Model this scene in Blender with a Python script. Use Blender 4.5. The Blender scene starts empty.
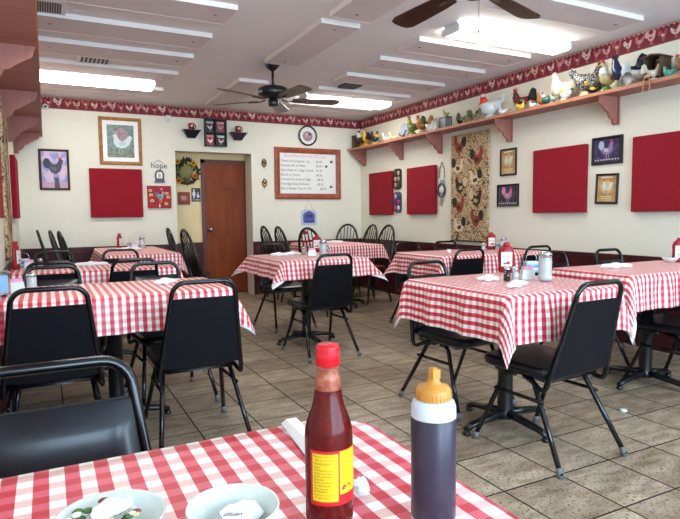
import bpy, math, random
from mathutils import Vector, Matrix
random.seed(7)
PI = math.pi
C = bpy.context.scene.collection

# ------------------------------------------------------------------ camera, sky, daylight, exposure
FL, YAW, PITCH, ROLL, CAMH = 571.3009, 0.47364, -0.07684, -0.01057, 1.1842
def cam_basis():
    f = Vector((math.sin(YAW)*math.cos(PITCH), math.cos(YAW)*math.cos(PITCH), math.sin(PITCH)))
    r = Vector((math.cos(YAW), -math.sin(YAW), 0)); u = r.cross(f)
    return r*math.cos(ROLL)+u*math.sin(ROLL), -r*math.sin(ROLL)+u*math.cos(ROLL), f
cr, cu, cf = cam_basis()
cam_d = bpy.data.cameras.new('camera'); cam = bpy.data.objects.new('camera', cam_d); C.objects.link(cam)
cam.matrix_world = Matrix(((cr.x, cu.x, -cf.x, 0), (cr.y, cu.y, -cf.y, 0), (cr.z, cu.z, -cf.z, CAMH), (0, 0, 0, 1)))
cam_d.sensor_width = 36; cam_d.sensor_fit = 'HORIZONTAL'; cam_d.lens = FL/680*36; cam_d.clip_start = 0.02
bpy.context.scene.camera = cam
sc = bpy.context.scene
sc.view_settings.view_transform = 'Standard'; sc.view_settings.look = 'None'
sc.view_settings.exposure = 0.97; sc.view_settings.gamma = 1; sc.view_settings.use_curve_mapping = False
w = bpy.data.worlds.new('sky'); sc.world = w; w.use_nodes = True
bg = w.node_tree.nodes['Background']; bg.inputs[0].default_value = (0.55, 0.76, 1.0, 1); bg.inputs[1].default_value = 1.6
DAY = 48.0        # watts of each window light
TUBE = 9.5        # emission of the fluorescent diffusers

XL, XR, YB, YF, H = -0.305, 4.64, 8.269, -1.9, 2.74
YR = 8.60                          # back of the door recess
def area(name, loc, rot, sx, sy, e, col):
    l = bpy.data.lights.new(name, 'AREA'); l.shape = 'RECTANGLE'; l.size = sx; l.size_y = sy; l.energy = e; l.color = col
    o = bpy.data.objects.new(name, l); C.objects.link(o); o.location = loc; o.rotation_euler = rot; return o
for i, x in enumerate((0.55, 2.15, 3.75)):       # daylight entering the front windows behind the camera
    area('window_daylight', (x, YF+0.03, 1.5), (PI/2, 0, 0), 1.3, 1.5, DAY, (0.56, 0.78, 1.0))

# ------------------------------------------------------------------ materials
def lin(c):
    c = c/255.0
    return c/12.92 if c <= 0.04045 else ((c+0.055)/1.055)**2.4
def rgb(t): return (lin(t[0]), lin(t[1]), lin(t[2]), 1)
MC = {}
def mat(name, col, rough=0.5, metal=0.0, var=0.06, scale=30, bump=0.0, col2=None, emit=0, trans=0, ior=1.45, coat=0, back=None, spots=None, spec=0.5):
    """principled material with procedural colour variation; col as 0..255 sRGB"""
    if name in MC: return MC[name]
    m = bpy.data.materials.new(name); MC[name] = m; m.use_nodes = True
    nt = m.node_tree; n = nt.nodes; l = nt.links; b = n['Principled BSDF']
    b.inputs['Roughness'].default_value = rough; b.inputs['Metallic'].default_value = metal; b.inputs['IOR'].default_value = ior; b.inputs['Specular IOR Level'].default_value = spec
    if coat: b.inputs['Coat Weight'].default_value = coat; b.inputs['Coat Roughness'].default_value = 0.15
    if trans: b.inputs['Transmission Weight'].default_value = trans
    tc = n.new('ShaderNodeTexCoord'); nz = n.new('ShaderNodeTexNoise'); nz.inputs['Scale'].default_value = scale; nz.inputs['Detail'].default_value = 3
    l.new(tc.outputs['Object'], nz.inputs['Vector'])
    mx = n.new('ShaderNodeMix'); mx.data_type = 'RGBA'
    c1 = rgb(col); c2 = rgb(col2) if col2 else tuple(min(1, v*(1-var*2)) for v in c1[:3])+(1,)
    mx.inputs[6].default_value = c1; mx.inputs[7].default_value = c2
    if col2 or spots:
        rp = n.new('ShaderNodeValToRGB'); rp.color_ramp.elements[0].position = 0.45; rp.color_ramp.elements[1].position = 0.55
        if spots:
            vo = n.new('ShaderNodeTexVoronoi'); vo.inputs['Scale'].default_value = spots; l.new(tc.outputs['Object'], vo.inputs['Vector'])
            l.new(vo.outputs['Distance'], rp.inputs[0]); rp.color_ramp.elements[0].position = .36; rp.color_ramp.elements[1].position = .46
        else: l.new(nz.outputs[0], rp.inputs[0])
        l.new(rp.outputs[0], mx.inputs[0])
    else: l.new(nz.outputs[0], mx.inputs[0])
    out = mx.outputs[2]
    if back:
        g = n.new('ShaderNodeNewGeometry'); m2 = n.new('ShaderNodeMix'); m2.data_type = 'RGBA'; m2.inputs[7].default_value = rgb(back)
        l.new(g.outputs['Backfacing'], m2.inputs[0]); l.new(out, m2.inputs[6]); out = m2.outputs[2]
    l.new(out, b.inputs['Base Color'])
    if emit:
        b.inputs['Emission Color'].default_value = rgb(col); b.inputs['Emission Strength'].default_value = emit
    if bump:
        bp = n.new('ShaderNodeBump'); bp.inputs['Strength'].default_value = bump; bp.inputs['Distance'].default_value = 0.004
        l.new(nz.outputs[0], bp.inputs['Height']); l.new(bp.outputs[0], b.inputs['Normal'])
    return m
def mth(nt, op, a, b=None):
    x = nt.nodes.new('ShaderNodeMath'); x.operation = op
    for i, v in enumerate((a, b)):
        if v is None: continue
        if isinstance(v, (int, float)): x.inputs[i].default_value = v
        else: nt.links.new(v, x.inputs[i])
    return x.outputs[0]

def gingham():
    m = bpy.data.materials.new('gingham_vinyl'); m.use_nodes = True; nt = m.node_tree; n = nt.nodes; l = nt.links; b = n['Principled BSDF']
    uv = n.new('ShaderNodeTexCoord'); sp = n.new('ShaderNodeSeparateXYZ'); l.new(uv.outputs['UV'], sp.inputs[0])
    P = 0.0405
    def stripe(o):
        f = mth(nt, 'FRACT', mth(nt, 'DIVIDE', o, P)); return mth(nt, 'GREATER_THAN', f, 0.5)
    sx = stripe(mth(nt, 'ADD', sp.outputs[0], 10*P)); sy = stripe(mth(nt, 'ADD', sp.outputs[1], 10*P))
    wv = n.new('ShaderNodeTexNoise'); wv.inputs['Scale'].default_value = 1.0; mp = n.new('ShaderNodeMapping'); mp.inputs['Scale'].default_value = (60, 600, 1)
    l.new(uv.outputs['UV'], mp.inputs[0]); l.new(mp.outputs[0], wv.inputs['Vector'])
    def mixc(f, a, bb):
        x = n.new('ShaderNodeMix'); x.data_type = 'RGBA'; l.new(f, x.inputs[0])
        for i, v in ((6, a), (7, bb)):
            if isinstance(v, tuple): x.inputs[i].default_value = v
            else: l.new(v, x.inputs[i])
        return x.outputs[2]
    pinkweft = mixc(wv.outputs[0], rgb((242, 206, 200)), rgb((228, 166, 164)))
    pinkwarp = mixc(wv.outputs[0], rgb((224, 96, 112)), rgb((208, 62, 84)))
    c0 = mixc(sy, rgb((248, 244, 240)), pinkweft)
    c1 = mixc(sy, pinkwarp, rgb((200, 22, 52)))
    c = mixc(sx, c0, c1)
    g = n.new('ShaderNodeNewGeometry')
    c = mixc(g.outputs['Backfacing'], c, rgb((238, 238, 240)))
    l.new(c, b.inputs['Base Color']); b.inputs['Roughness'].default_value = 0.38
    b.inputs['Specular IOR Level'].default_value = 0.55
    bp = n.new('ShaderNodeBump'); bp.inputs['Strength'].default_value = 0.15; bp.inputs['Distance'].default_value = 0.001
    l.new(wv.outputs[0], bp.inputs['Height']); l.new(bp.outputs[0], b.inputs['Normal'])
    return m
def tile_floor():
    m = bpy.data.materials.new('ceramic_floor_tile'); m.use_nodes = True; nt = m.node_tree; n = nt.nodes; l = nt.links; b = n['Principled BSDF']
    tc = n.new('ShaderNodeTexCoord'); sp = n.new('ShaderNodeSeparateXYZ'); l.new(tc.outputs['Object'], sp.inputs[0])
    T = 0.3297; g = 0.0085/T
    ux = mth(nt, 'DIVIDE', mth(nt, 'SUBTRACT', sp.outputs[0], 2.352-10*T-T/2+T/2), T); uy = mth(nt, 'DIVIDE', mth(nt, 'SUBTRACT', sp.outputs[1], 1.785-20*T), T)
    def edge(u):
        f = mth(nt, 'FRACT', u); d = mth(nt, 'ABSOLUTE', mth(nt, 'SUBTRACT', f, 0.5)); return mth(nt, 'GREATER_THAN', d, 0.5-g/2)
    gr = mth(nt, 'MAXIMUM', edge(ux), edge(uy))
    cb = n.new('ShaderNodeCombineXYZ'); l.new(mth(nt, 'FLOOR', ux), cb.inputs[0]); l.new(mth(nt, 'FLOOR', uy), cb.inputs[1])
    wn = n.new('ShaderNodeTexWhiteNoise'); l.new(cb.outputs[0], wn.inputs['Vector'])
    nz = n.new('ShaderNodeTexNoise'); nz.inputs['Scale'].default_value = 7; nz.inputs['Detail'].default_value = 6
    mp = n.new('ShaderNodeMapping'); mp.inputs['Scale'].default_value = (1.0, 2.6, 1); l.new(tc.outputs['Object'], mp.inputs[0])
    ad = n.new('ShaderNodeVectorMath'); ad.operation = 'ADD'; l.new(mp.outputs[0], ad.inputs[0]); l.new(wn.outputs['Color'], ad.inputs[1]); l.new(ad.outputs[0], nz.inputs['Vector'])
    r1 = n.new('ShaderNodeValToRGB'); e = r1.color_ramp.elements; e[0].position = .3; e[0].color = rgb((140, 124, 102)); e[1].position = .7; e[1].color = rgb((196, 184, 164))
    l.new(nz.outputs[0], r1.inputs[0])
    pt = n.new('ShaderNodeTexNoise'); pt.inputs['Scale'].default_value = 62; pt.inputs['Detail'].default_value = 4
    mp2 = n.new('ShaderNodeMapping'); mp2.inputs['Scale'].default_value = (1.6, 1, 1); l.new(tc.outputs['Object'], mp2.inputs[0]); l.new(mp2.outputs[0], pt.inputs['Vector'])
    r2 = n.new('ShaderNodeValToRGB'); e = r2.color_ramp.elements; e[0].position = .39; e[0].color = (1, 1, 1, 1); e[1].position = .435; e[1].color = (0, 0, 0, 1)
    l.new(pt.outputs[0], r2.inputs[0])
    def mixc(f, a, bb, bl='MIX'):
        x = n.new('ShaderNodeMix'); x.data_type = 'RGBA'; x.blend_type = bl
        if isinstance(f, float): x.inputs[0].default_value = f
        else: l.new(f, x.inputs[0])
        for i, v in ((6, a), (7, bb)):
            if isinstance(v, tuple): x.inputs[i].default_value = v
            else: l.new(v, x.inputs[i])
        return x.outputs[2]
    c = mixc(mth(nt, 'MULTIPLY', r2.outputs[0], 0.75), r1.outputs[0], rgb((74, 64, 56)))
    tint = mixc(wn.outputs['Value'], rgb((225, 215, 208)), rgb((255, 250, 244)))
    c = mixc(1.0, c, tint, 'MULTIPLY')
    c = mixc(gr, c, rgb((38, 30, 25)))
    l.new(c, b.inputs['Base Color'])
    l.new(mth(nt, 'ADD', mth(nt, 'MULTIPLY', gr, 0.4), 0.36), b.inputs['Roughness'])
    b.inputs['Specular IOR Level'].default_value = 0.4
    hh = mth(nt, 'SUBTRACT', mth(nt, 'SUBTRACT', mth(nt, 'MULTIPLY', nz.outputs[0], .3), gr), mth(nt, 'MULTIPLY', r2.outputs[0], .3))
    bp = n.new('ShaderNodeBump'); bp.inputs['Strength'].default_value = 0.5; bp.inputs['Distance'].default_value = 0.003
    l.new(hh, bp.inputs['Height']); l.new(bp.outputs[0], b.inputs['Normal'])
    return m
def wood(name, a, b_, rough=0.45, ax=(1, 1, 12), scale=3):
    m = bpy.data.materials.new(name); m.use_nodes = True; nt = m.node_tree; n = nt.nodes; l = nt.links; b = n['Principled BSDF']
    tc = n.new('ShaderNodeTexCoord'); mp = n.new('ShaderNodeMapping'); mp.inputs['Scale'].default_value = ax; l.new(tc.outputs['Object'], mp.inputs[0])
    nz = n.new('ShaderNodeTexNoise'); nz.inputs['Scale'].default_value = scale; nz.inputs['Detail'].default_value = 5; l.new(mp.outputs[0], nz.inputs['Vector'])
    r = n.new('ShaderNodeValToRGB'); e = r.color_ramp.elements; e[0].position = .3; e[0].color = rgb(a); e[1].position = .7; e[1].color = rgb(b_)
    l.new(nz.outputs[0], r.inputs[0]); l.new(r.outputs[0], b.inputs['Base Color']); b.inputs['Roughness'].default_value = rough; b.inputs['Specular IOR Level'].default_value = .25
    return m
def chintz():
    m = bpy.data.materials.new('printed_fabric'); m.use_nodes = True; nt = m.node_tree; n = nt.nodes; l = nt.links; b = n['Principled BSDF']
    tc = n.new('ShaderNodeTexCoord'); nz = n.new('ShaderNodeTexNoise'); nz.inputs['Scale'].default_value = 22; nz.inputs['Detail'].default_value = 4; nz.inputs['Distortion'].default_value = 1.2
    l.new(tc.outputs['Object'], nz.inputs['Vector'])
    r = n.new('ShaderNodeValToRGB'); r.color_ramp.interpolation = 'CONSTANT'; e = r.color_ramp.elements
    e[0].position = 0; e[0].color = rgb((70, 56, 40)); e[1].position = .41; e[1].color = rgb((150, 120, 74))
    for p_, c_ in ((.45, (212, 188, 146)), (.51, (164, 128, 78)), (.54, (220, 200, 164)), (.575, (116, 98, 56)), (.60, (56, 52, 38)), (.63, (158, 74, 48)), (.66, (206, 176, 130))):
        x = e.new(p_); x.color = rgb(c_)
    l.new(nz.outputs[0], r.inputs[0]); l.new(r.outputs[0], b.inputs['Base Color']); b.inputs['Roughness'].default_value = .85
    return m

M = {}
M['wall'] = mat('cream_wall_paint', (231, 228, 212), .75, var=.02, scale=14, bump=.25)
M['hall'] = mat('ochre_wall_paint', (240, 220, 168), .75, var=.03, scale=14, bump=.25)
M['ceil'] = mat('textured_ceiling_paint', (240, 238, 238), .85, var=.03, scale=60, bump=.5)
M['panelw'] = mat('ceiling_panel_paint', (222, 213, 212), .7, var=.03, scale=40)
M['panele'] = mat('ceiling_panel_edge', (238, 232, 228), .6, var=.02)
M['wains'] = wood('dark_burgundy_panelling', (58, 22, 24), (84, 34, 36), .4, (8, 8, 1))
M['border'] = mat('burgundy_wallpaper', (128, 34, 50), .7, var=.12, scale=40)
M['red'] = mat('red_fabric', (150, 8, 32), .9, var=.12, scale=300, bump=.4)
M['redn'] = mat('red_fabric_trim', (120, 10, 28), .9)
M['shelf'] = wood('rose_painted_shelf', (152, 98, 88), (170, 112, 98), .5, (1, 10, 1))
M['shelfe'] = mat('shelf_edge_wood', (190, 126, 96), .5)
M['tile'] = tile_floor()
M['ging'] = gingham()
M['blackm'] = mat('black_enamelled_steel', (10, 11, 16), .22, var=.1, coat=.3, spec=.4)
M['vinyl'] = mat('black_vinyl', (16, 18, 26), .3, var=.1, scale=200, bump=.05, coat=.25, spec=.35)
M['vback'] = mat('black_back_vinyl', (14, 15, 21), .6, var=.15, scale=260, bump=.2, spec=.22)
M['glide'] = mat('grey_leg_glide', (108, 108, 108), .5)
M['ptable'] = mat('black_cast_iron', (16, 17, 22), .35, coat=.2)
M['laminate'] = mat('table_laminate', (120, 80, 50), .4)
M['bwood'] = mat('black_lacquered_wood', (16, 13, 14), .3, coat=.4)
M['cushion'] = mat('maroon_cushion', (110, 20, 34), .8)
M['white'] = mat('white_ceramic', (212, 218, 212), .25, var=.02)
M['paper'] = mat('white_paper', (244, 244, 244), .8, var=.02)
M['chrome'] = mat('chrome', (200, 205, 212), .12, 1.0)
M['steel'] = mat('brushed_steel', (150, 152, 158), .3, 1.0)
M['glass'] = mat('clear_glass', (245, 250, 250), .03, trans=1, var=0)
M['sugar'] = mat('white_sugar', (244, 244, 244), .9)
M['door'] = wood('red_brown_door_veneer', (118, 52, 20), (140, 66, 28), .55, (4, 4, .6))
M['doorf'] = mat('door_frame_paint', (96, 34, 24), .4)
M['oak'] = wood('oak_frame', (140, 96, 50), (180, 132, 76), .4, (6, 6, 6))
M['cherry'] = wood('cherry_board_frame', (134, 66, 46), (164, 90, 66), .4, (5, 5, 5))
M['dframe'] = mat('dark_brown_frame', (70, 44, 36), .4)
M['bframe'] = mat('black_frame', (24, 22, 24), .35)
M['board'] = mat('whiteboard', (232, 234, 232), .2, var=.01)
M['ink'] = mat('dark_marker_ink', (64, 66, 70), .6)
M['rink'] = mat('faded_red_marker_ink', (214, 170, 172), .6)
M['tube'] = mat('lit_diffuser', (252, 250, 242), .5, emit=TUBE, var=0)
M['fix'] = mat('white_fixture_metal', (225, 225, 225), .4, var=.01)
M['grille'] = mat('grille_dark', (70, 66, 68), .6)
M['fanm'] = mat('fan_black_metal', (22, 26, 28), .35, coat=.3)
M['blade'] = wood('walnut_fan_blade', (50, 24, 20), (78, 40, 32), .35, (2, 2, 2))
M['bladeg'] = wood('grey_brown_fan_blade', (98, 80, 70), (120, 100, 88), .35, (2, 2, 2))
M['chz'] = chintz()
def cm(t, rough=.3, **k): return mat('paint_%d_%d_%d_%d' % (t[0], t[1], t[2], int(rough*100)), t, rough, **k)
BK, WH, RD, YE, GN, BR, OR = (24, 22, 26), (238, 236, 226), (178, 24, 30), (232, 190, 50), (60, 110, 60), (120, 70, 40), (216, 120, 40)

# ------------------------------------------------------------------ mesh helpers
class MB:
    def __init__(s): s.v = []; s.f = []; s.m = []; s.mats = []; s.sm = []; s.uv = None
    def mi(s, m):
        if m not in s.mats: s.mats.append(m)
        return s.mats.index(m)
    def add(s, vs, fs, m, smooth=False, M4=None):
        o = len(s.v); i = s.mi(m)
        for v in vs: s.v.append(tuple(M4 @ Vector(v)) if M4 else tuple(v))
        for f in fs: s.f.append([o+k for k in f]); s.m.append(i); s.sm.append(smooth)
        return s
    def box(s, a, b, m, M4=None, bev=0):
        (x0, y0, z0), (x1, y1, z1) = a, b
        if bev:
            vs = []; 
            q = [(x0+bev, y0), (x1-bev, y0), (x1, y0+bev), (x1, y1-bev), (x1-bev, y1), (x0+bev, y1), (x0, y1-bev), (x0, y0+bev)]
            cx, cy = (x0+x1)/2, (y0+y1)/2
            kx, ky = 1-2*bev/(x1-x0), 1-2*bev/(y1-y0)
            for z, k in ((z0, 0), (z0+bev, 1), (z1-bev, 1), (z1, 0)):
                for x, y in q: vs.append((x, y, z) if k else (cx+(x-cx)*kx, cy+(y-cy)*ky, z))
            fs = [tuple(range(7, -1, -1)), tuple(range(24, 32))]
            for r in range(3):
                for j in range(8): fs.append((r*8+j, r*8+(j+1) % 8, (r+1)*8+(j+1) % 8, (r+1)*8+j))
            return s.add(vs, fs, m, False, M4)
        return s.add([(x0, y0, z0), (x1, y0, z0), (x1, y1, z0), (x0, y1, z0), (x0, y0, z1), (x1, y0, z1), (x1, y1, z1), (x0, y1, z1)],
                     [(3, 2, 1, 0), (4, 5, 6, 7), (0, 1, 5, 4), (1, 2, 6, 5), (2, 3, 7, 6), (3, 0, 4, 7)], m, False, M4)
    def tube(s, pts, r, m, n=8, closed=False, flat=1.0):
        pts = [Vector(p) for p in pts]; N = len(pts); rr = r if isinstance(r, (list, tuple)) else [r]*N
        vs = []; fs = []; prev = None
        for i, p in enumerate(pts):
            if closed: t = (pts[(i+1) % N]-pts[i-1])
            else: t = (pts[min(i+1, N-1)]-pts[max(i-1, 0)])
            t.normalize()
            if prev is None:
                a = Vector((0, 0, 1)) if abs(t.z) < .9 else Vector((0, 1, 0)); u = t.cross(a).normalized()
            else: u = (prev-t*prev.dot(t)).normalized()
            prev = u; v = t.cross(u)
            for k in range(n):
                a = 2*PI*k/n; vs.append(p+u*math.cos(a)*rr[i]+v*math.sin(a)*rr[i]*flat)
        for i in range(N if closed else N-1):
            j = (i+1) % N
            for k in range(n): fs.append((i*n+k, i*n+(k+1) % n, j*n+(k+1) % n, j*n+k))
        if not closed: fs += [tuple(range(n-1, -1, -1)), tuple((N-1)*n+k for k in range(n))]
        return s.add(vs, fs, m, True)
    def lathe(s, prof, m, n=24, c=(0, 0, 0), M4=None, sx=1, sy=1, smooth=True):
        vs = []; fs = []
        for r, z in prof:
            for k in range(n):
                a = 2*PI*k/n; vs.append((c[0]+r*sx*math.cos(a), c[1]+r*sy*math.sin(a), c[2]+z))
        for i in range(len(prof)-1):
            for k in range(n): fs.append((i*n+k, i*n+(k+1) % n, (i+1)*n+(k+1) % n, (i+1)*n+k))
        if prof[0][0] > 1e-5: fs.append(tuple(range(n-1, -1, -1)))
        if prof[-1][0] > 1e-5: fs.append(tuple((len(prof)-1)*n+k for k in range(n)))
        return s.add(vs, fs, m, smooth, M4)
    def ell(s, c, r, m, n=12, k=8, M4=None):
        pr = [(math.sin(PI*i/k), -math.cos(PI*i/k)) for i in range(k+1)]
        pr[0] = (1e-4, -1); pr[-1] = (1e-4, 1); vs = []; fs = []
        for a_, z in pr:
            for j in range(n):
                t = 2*PI*j/n; vs.append((c[0]+r[0]*a_*math.cos(t), c[1]+r[1]*a_*math.sin(t), c[2]+r[2]*z))
        for i in range(k):
            for j in range(n): fs.append((i*n+j, i*n+(j+1) % n, (i+1)*n+(j+1) % n, (i+1)*n+j))
        return s.add(vs, fs, m, True, M4)
    def prism(s, poly, y0, y1, m, M4=None, smooth=False):
        """polygon in x,z extruded from y0 (front) to y1"""
        n = len(poly)
        vs = [(x, y0, z) for x, z in poly]+[(x, y1, z) for x, z in poly]
        fs = [tuple(range(n)), tuple(range(2*n-1, n-1, -1))]+[((i+1) % n, i, n+i, n+(i+1) % n) for i in range(n)]
        return s.add(vs, fs, m, smooth, M4)
    def flat(s, poly, y, m):
        return s.add([(x, y, z) for x, z in poly], [tuple(range(len(poly)))], m)
    def text(s, body, x, z, size, y, m, align='LEFT', shear=0, wrapf=None):
        cu_ = bpy.data.curves.new('t', 'FONT'); cu_.body = body; cu_.size = size; cu_.align_x = align; cu_.shear = shear; cu_.resolution_u = 2
        o = bpy.data.objects.new('t', cu_); C.objects.link(o)
        me = bpy.data.meshes.new_from_object(o.evaluated_get(bpy.context.evaluated_depsgraph_get()))
        vs = [(x+v.co.x, y, z+v.co.y) for v in me.vertices]
        if wrapf: vs = [wrapf(*v) for v in vs]
        s.add(vs, [tuple(p_.vertices) for p_ in me.polygons], m)
        bpy.data.objects.remove(o); bpy.data.curves.remove(cu_); bpy.data.meshes.remove(me)
        return s
    def build(s, name, parent=None, loc=None, rz=None, auto=True):
        me = bpy.data.meshes.new(name); me.from_pydata(s.v, [], s.f)
        for m in s.mats: me.materials.append(m)
        me.polygons.foreach_set('material_index', s.m); me.polygons.foreach_set('use_smooth', s.sm)
        if s.uv:
            uvl = me.uv_layers.new(name='UVMap')
            for lp in me.loops: uvl.data[lp.index].uv = s.uv[lp.vertex_index]
        me.update()
        o = bpy.data.objects.new(name, me); C.objects.link(o)
        if parent: o.parent = parent
        if loc: o.location = loc
        if rz is not None: o.rotation_euler = (0, 0, rz)
        return o
def thing(name, label, cat, loc=(0, 0, 0), rz=0, group=None, kind=None):
    o = bpy.data.objects.new(name, None); C.objects.link(o); o.location = loc; o.rotation_euler = (0, 0, rz); o.empty_display_size = .05
    return tag(o, label, cat, group, kind)
def tag(o, label=None, cat=None, group=None, kind=None):
    for k, v in (('label', label), ('category', cat), ('group', group), ('kind', kind)):
        if v: o[k] = v
    return o
def struct(o, label=None):
    o['kind'] = 'structure'
    if label: o['label'] = label
    return o
def copy_tree(o, parent=None):
    c = o.copy(); C.objects.link(c); c.parent = parent
    for ch in list(o.children): copy_tree(ch, c)
    return c
def rbox(mb, w, d, z0, z1, r, m, n=5, cx=0, cy=0, bev=.01):
    """box with rounded plan corners and soft edges"""
    ring = []
    for sx, sy, a0 in ((1, 1, 0), (-1, 1, 90), (-1, -1, 180), (1, -1, 270)):
        for i in range(n+1):
            a = math.radians(a0+90*i/n); ring.append((sx*(w/2-r), sy*(d/2-r), math.cos(a), math.sin(a)))
    vs = []
    lev = [(z0, r-bev), (z0+bev*.5, r-bev*.2), (z0+bev, r), (z1-bev, r), (z1-bev*.4, r-bev*.25), (z1, r-bev)]
    N = len(ring)
    for z, q in lev:
        for x, y, c_, s_ in ring: vs.append((cx+x+q*c_, cy+y+q*s_, z))
    fs = [tuple(range(N-1, -1, -1)), tuple((len(lev)-1)*N+i for i in range(N))]
    for k in range(len(lev)-1):
        for i in range(N): fs.append((k*N+i, k*N+(i+1) % N, (k+1)*N+(i+1) % N, (k+1)*N+i))
    o = len(mb.v); mb.add(vs, fs, m, False)
    return mb

# ------------------------------------------------------------------ room shell
struct(MB().box((XL-.15, YF-.15, -.1), (XR+.15, YR+.15, 0), M['tile']).build('floor'))
struct(MB().box((XL-.15, YF-.15, H), (XR+.15, YR+.15, H+.12), M['ceil']).build('ceiling'))
OX0, OX1, OZ = 1.654, 2.768, 2.115
b = MB()
b.box((XL, YB, 0), (OX0, YB+.12, H), M['wall']); b.box((OX1, YB, 0), (XR, YB+.12, H), M['wall']); b.box((OX0, YB, OZ), (OX1, YB+.12, H), M['wall'])
b.box((OX1, YB+.12, 0), (OX1+.12, YR, H), M['wall'])
struct(b.build('wall_back'))
struct(MB().box((.9, YR, 0), (OX1+.12, YR+.1, H), M['hall']).build('wall_recess'))
struct(MB().box((.78, YB+.12, 0), (.9, YR+.1, H), M['hall']).build('wall_recess_side'))
struct(MB().box((.9, YB+.12, OZ+.12), (OX1, YR, OZ+.2), M['hall']).build('ceiling_recess'))
struct(MB().box((XR, YF, 0), (XR+.12, YB+.12, H), M['wall']).build('wall_right'))
struct(MB().box((XL-.12, YF, 0), (XL, YB+.12, H), M['wall']).build('wall_left'))
b = MB()                                            # front wall behind the camera with three windows
xs = [XL, -.1, 1.2, 1.5, 2.8, 3.1, 4.4, XR]
for i in range(0, 8, 2): b.box((xs[i], YF-.12, 0), (xs[i+1], YF, H), M['wall'])
for i in range(1, 7, 2): b.box((xs[i], YF-.12, 0), (xs[i+1], YF, .75), M['wall']); b.box((xs[i], YF-.12, 2.25), (xs[i+1], YF, H), M['wall'])
struct(b.build('wall_front'))
for i in range(1, 7, 2):
    f = MB(); x0, x1 = xs[i], xs[i+1]
    for a, c_ in (((x0, .75), (x0+.05, 2.25)), ((x1-.05, .75), (x1, 2.25)), ((x0, .75), (x1, .8)), ((x0, 2.2), (x1, 2.25))):
        f.box((a[0], YF-.09, a[1]), (c_[0], YF-.03, c_[1]), M['fix'])
    wo = struct(f.build('window_%d' % (i//2+1))); MB().box((x0+.05, YF-.065, .8), (x1-.05, YF-.06, 2.2), M['glass']).build('pane', wo)

# wainscot with stiles, rails and cap
def wainscot(nm, L, loc, rz):
    b = MB(); b.box((0, -.012, 0), (L, 0, .79), M['wains'])
    b.box((0, -.032, .775), (L, 0, .805), M['wains']); b.box((0, -.024, .72), (L, 0, .772), M['wains']); b.box((0, -.028, 0), (L, 0, .11), M['wains']); b.box((0, -.02, .11), (L, 0, .17), M['wains'])
    k = max(1, round(L/.5)); 
    for i in range(k+1):
        x = min(max(L*i/k, .03), L-.03); b.box((x-.03, -.02, .17), (x+.03, 0, .72), M['wains'])
    return struct(b.build(nm, loc=loc, rz=rz))
wainscot('trim_1', OX0-XL, (XL, YB, 0), 0); wainscot('trim_2', XR-OX1, (OX1, YB, 0), 0)
wainscot('trim_3', YB-YF-.035, (XR, YB-.035, 0), -PI/2); wainscot('trim_4', YB-YF-.035, (XL, YF, 0), PI/2)
wainscot('trim_5', 2.08-.9, (.9, YR, 0), 0)

# two-dimensional bird silhouettes (unit square, facing right)
ROO = [(0, .72), (.03, .88), (.12, .98), (.25, .95), (.33, .82), (.4, .72), (.52, .68), (.61, .75), (.66, .85), (.7, .95), (.78, .97), (.84, .91), (.91, .87), (.83, .83), (.82, .7), (.8, .52), (.7, .32), (.52, .22), (.34, .3), (.25, .47), (.15, .5), (.05, .55)]
HEN = [(.02, .78), (.1, .86), (.2, .82), (.32, .66), (.48, .58), (.6, .66), (.66, .8), (.72, .9), (.79, .91), (.84, .86), (.91, .82), (.84, .78), (.83, .64), (.84, .5), (.74, .34), (.54, .26), (.32, .3), (.16, .44), (.08, .6)]
COMB = [(.66, .92), (.67, 1.04), (.72, .99), (.75, 1.06), (.78, 1.0), (.83, 1.03), (.82, .93)]
WAT = [(.83, .84), (.88, .8), (.86, .7), (.81, .76)]
WING = [(.3, .56), (.42, .58), (.58, .54), (.62, .44), (.5, .38), (.36, .42)]
def bird2d(mb, x, z, s, y, mb_, mr, mleg, hen=False, flip=False, mwing=None, mtail=None, tilt=0):
    def T(p):
        a, c = p; a -= .5
        if flip: a = -a
        a, c = a*math.cos(tilt)-(c-.5)*math.sin(tilt), (a*math.sin(tilt)+(c-.5)*math.cos(tilt))+.5
        return (x+a*s, z+c*s)
    def put(poly, yy, m):
        q = [T(p) for p in poly]
        if flip: q.reverse()
        mb.flat(q[::-1], yy, m)          # faces -y
    put(HEN if hen else ROO, y, mb_)
    put(COMB, y-.0004, mr); put(WAT, y-.0006, mr)
    for lx in (.46, .58): put([(lx, .32), (lx+.03, .32), (lx+.02, .04), (lx+.1, .01), (lx-.04, .01), (lx-.01, .05)], y-.0002, mleg)
    if mwing: put(WING, y-.0004, mwing)
    if mtail: put(ROO[:5]+[(.3, .6), (.15, .52), (.05, .57)], y-.0003, mtail)
# wallpaper border: burgundy strip printed with birds
def border(nm, L, loc, rz):
    b = MB(); b.box((0, -.003, 2.584), (L, 0, 2.738), M['border'])
    b.box((0, -.005, 2.726), (L, -.003, 2.733), cm((206, 168, 150), .7)); b.box((0, -.005, 2.588), (L, -.003, 2.594), cm((150, 70, 74), .7))
    x = .08; i = 0
    cs = [(222, 196, 186), (198, 120, 116), (212, 166, 160), (176, 84, 84)]
    while x < L-.07:
        hen = i % 3 == 0; s = (.105, .12, .095)[i % 3]
        bird2d(b, x, 2.603+(.004 if i % 2 else 0), s, -.0036, cm(cs[i % 4], .7), cm((198, 52, 56), .7), cm((206, 160, 140), .7), hen, i % 4 == 1, cm(cs[(i+1) % 4], .7))
        x += .108; i += 1
    k = int(L/.045)
    for j in range(k): b.box((.02+j*.045, -.0055, 2.714), (.034+j*.045, -.003, 2.722), cm((214, 178, 166), .7))
    return struct(b.build(nm, loc=loc, rz=rz))
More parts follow.
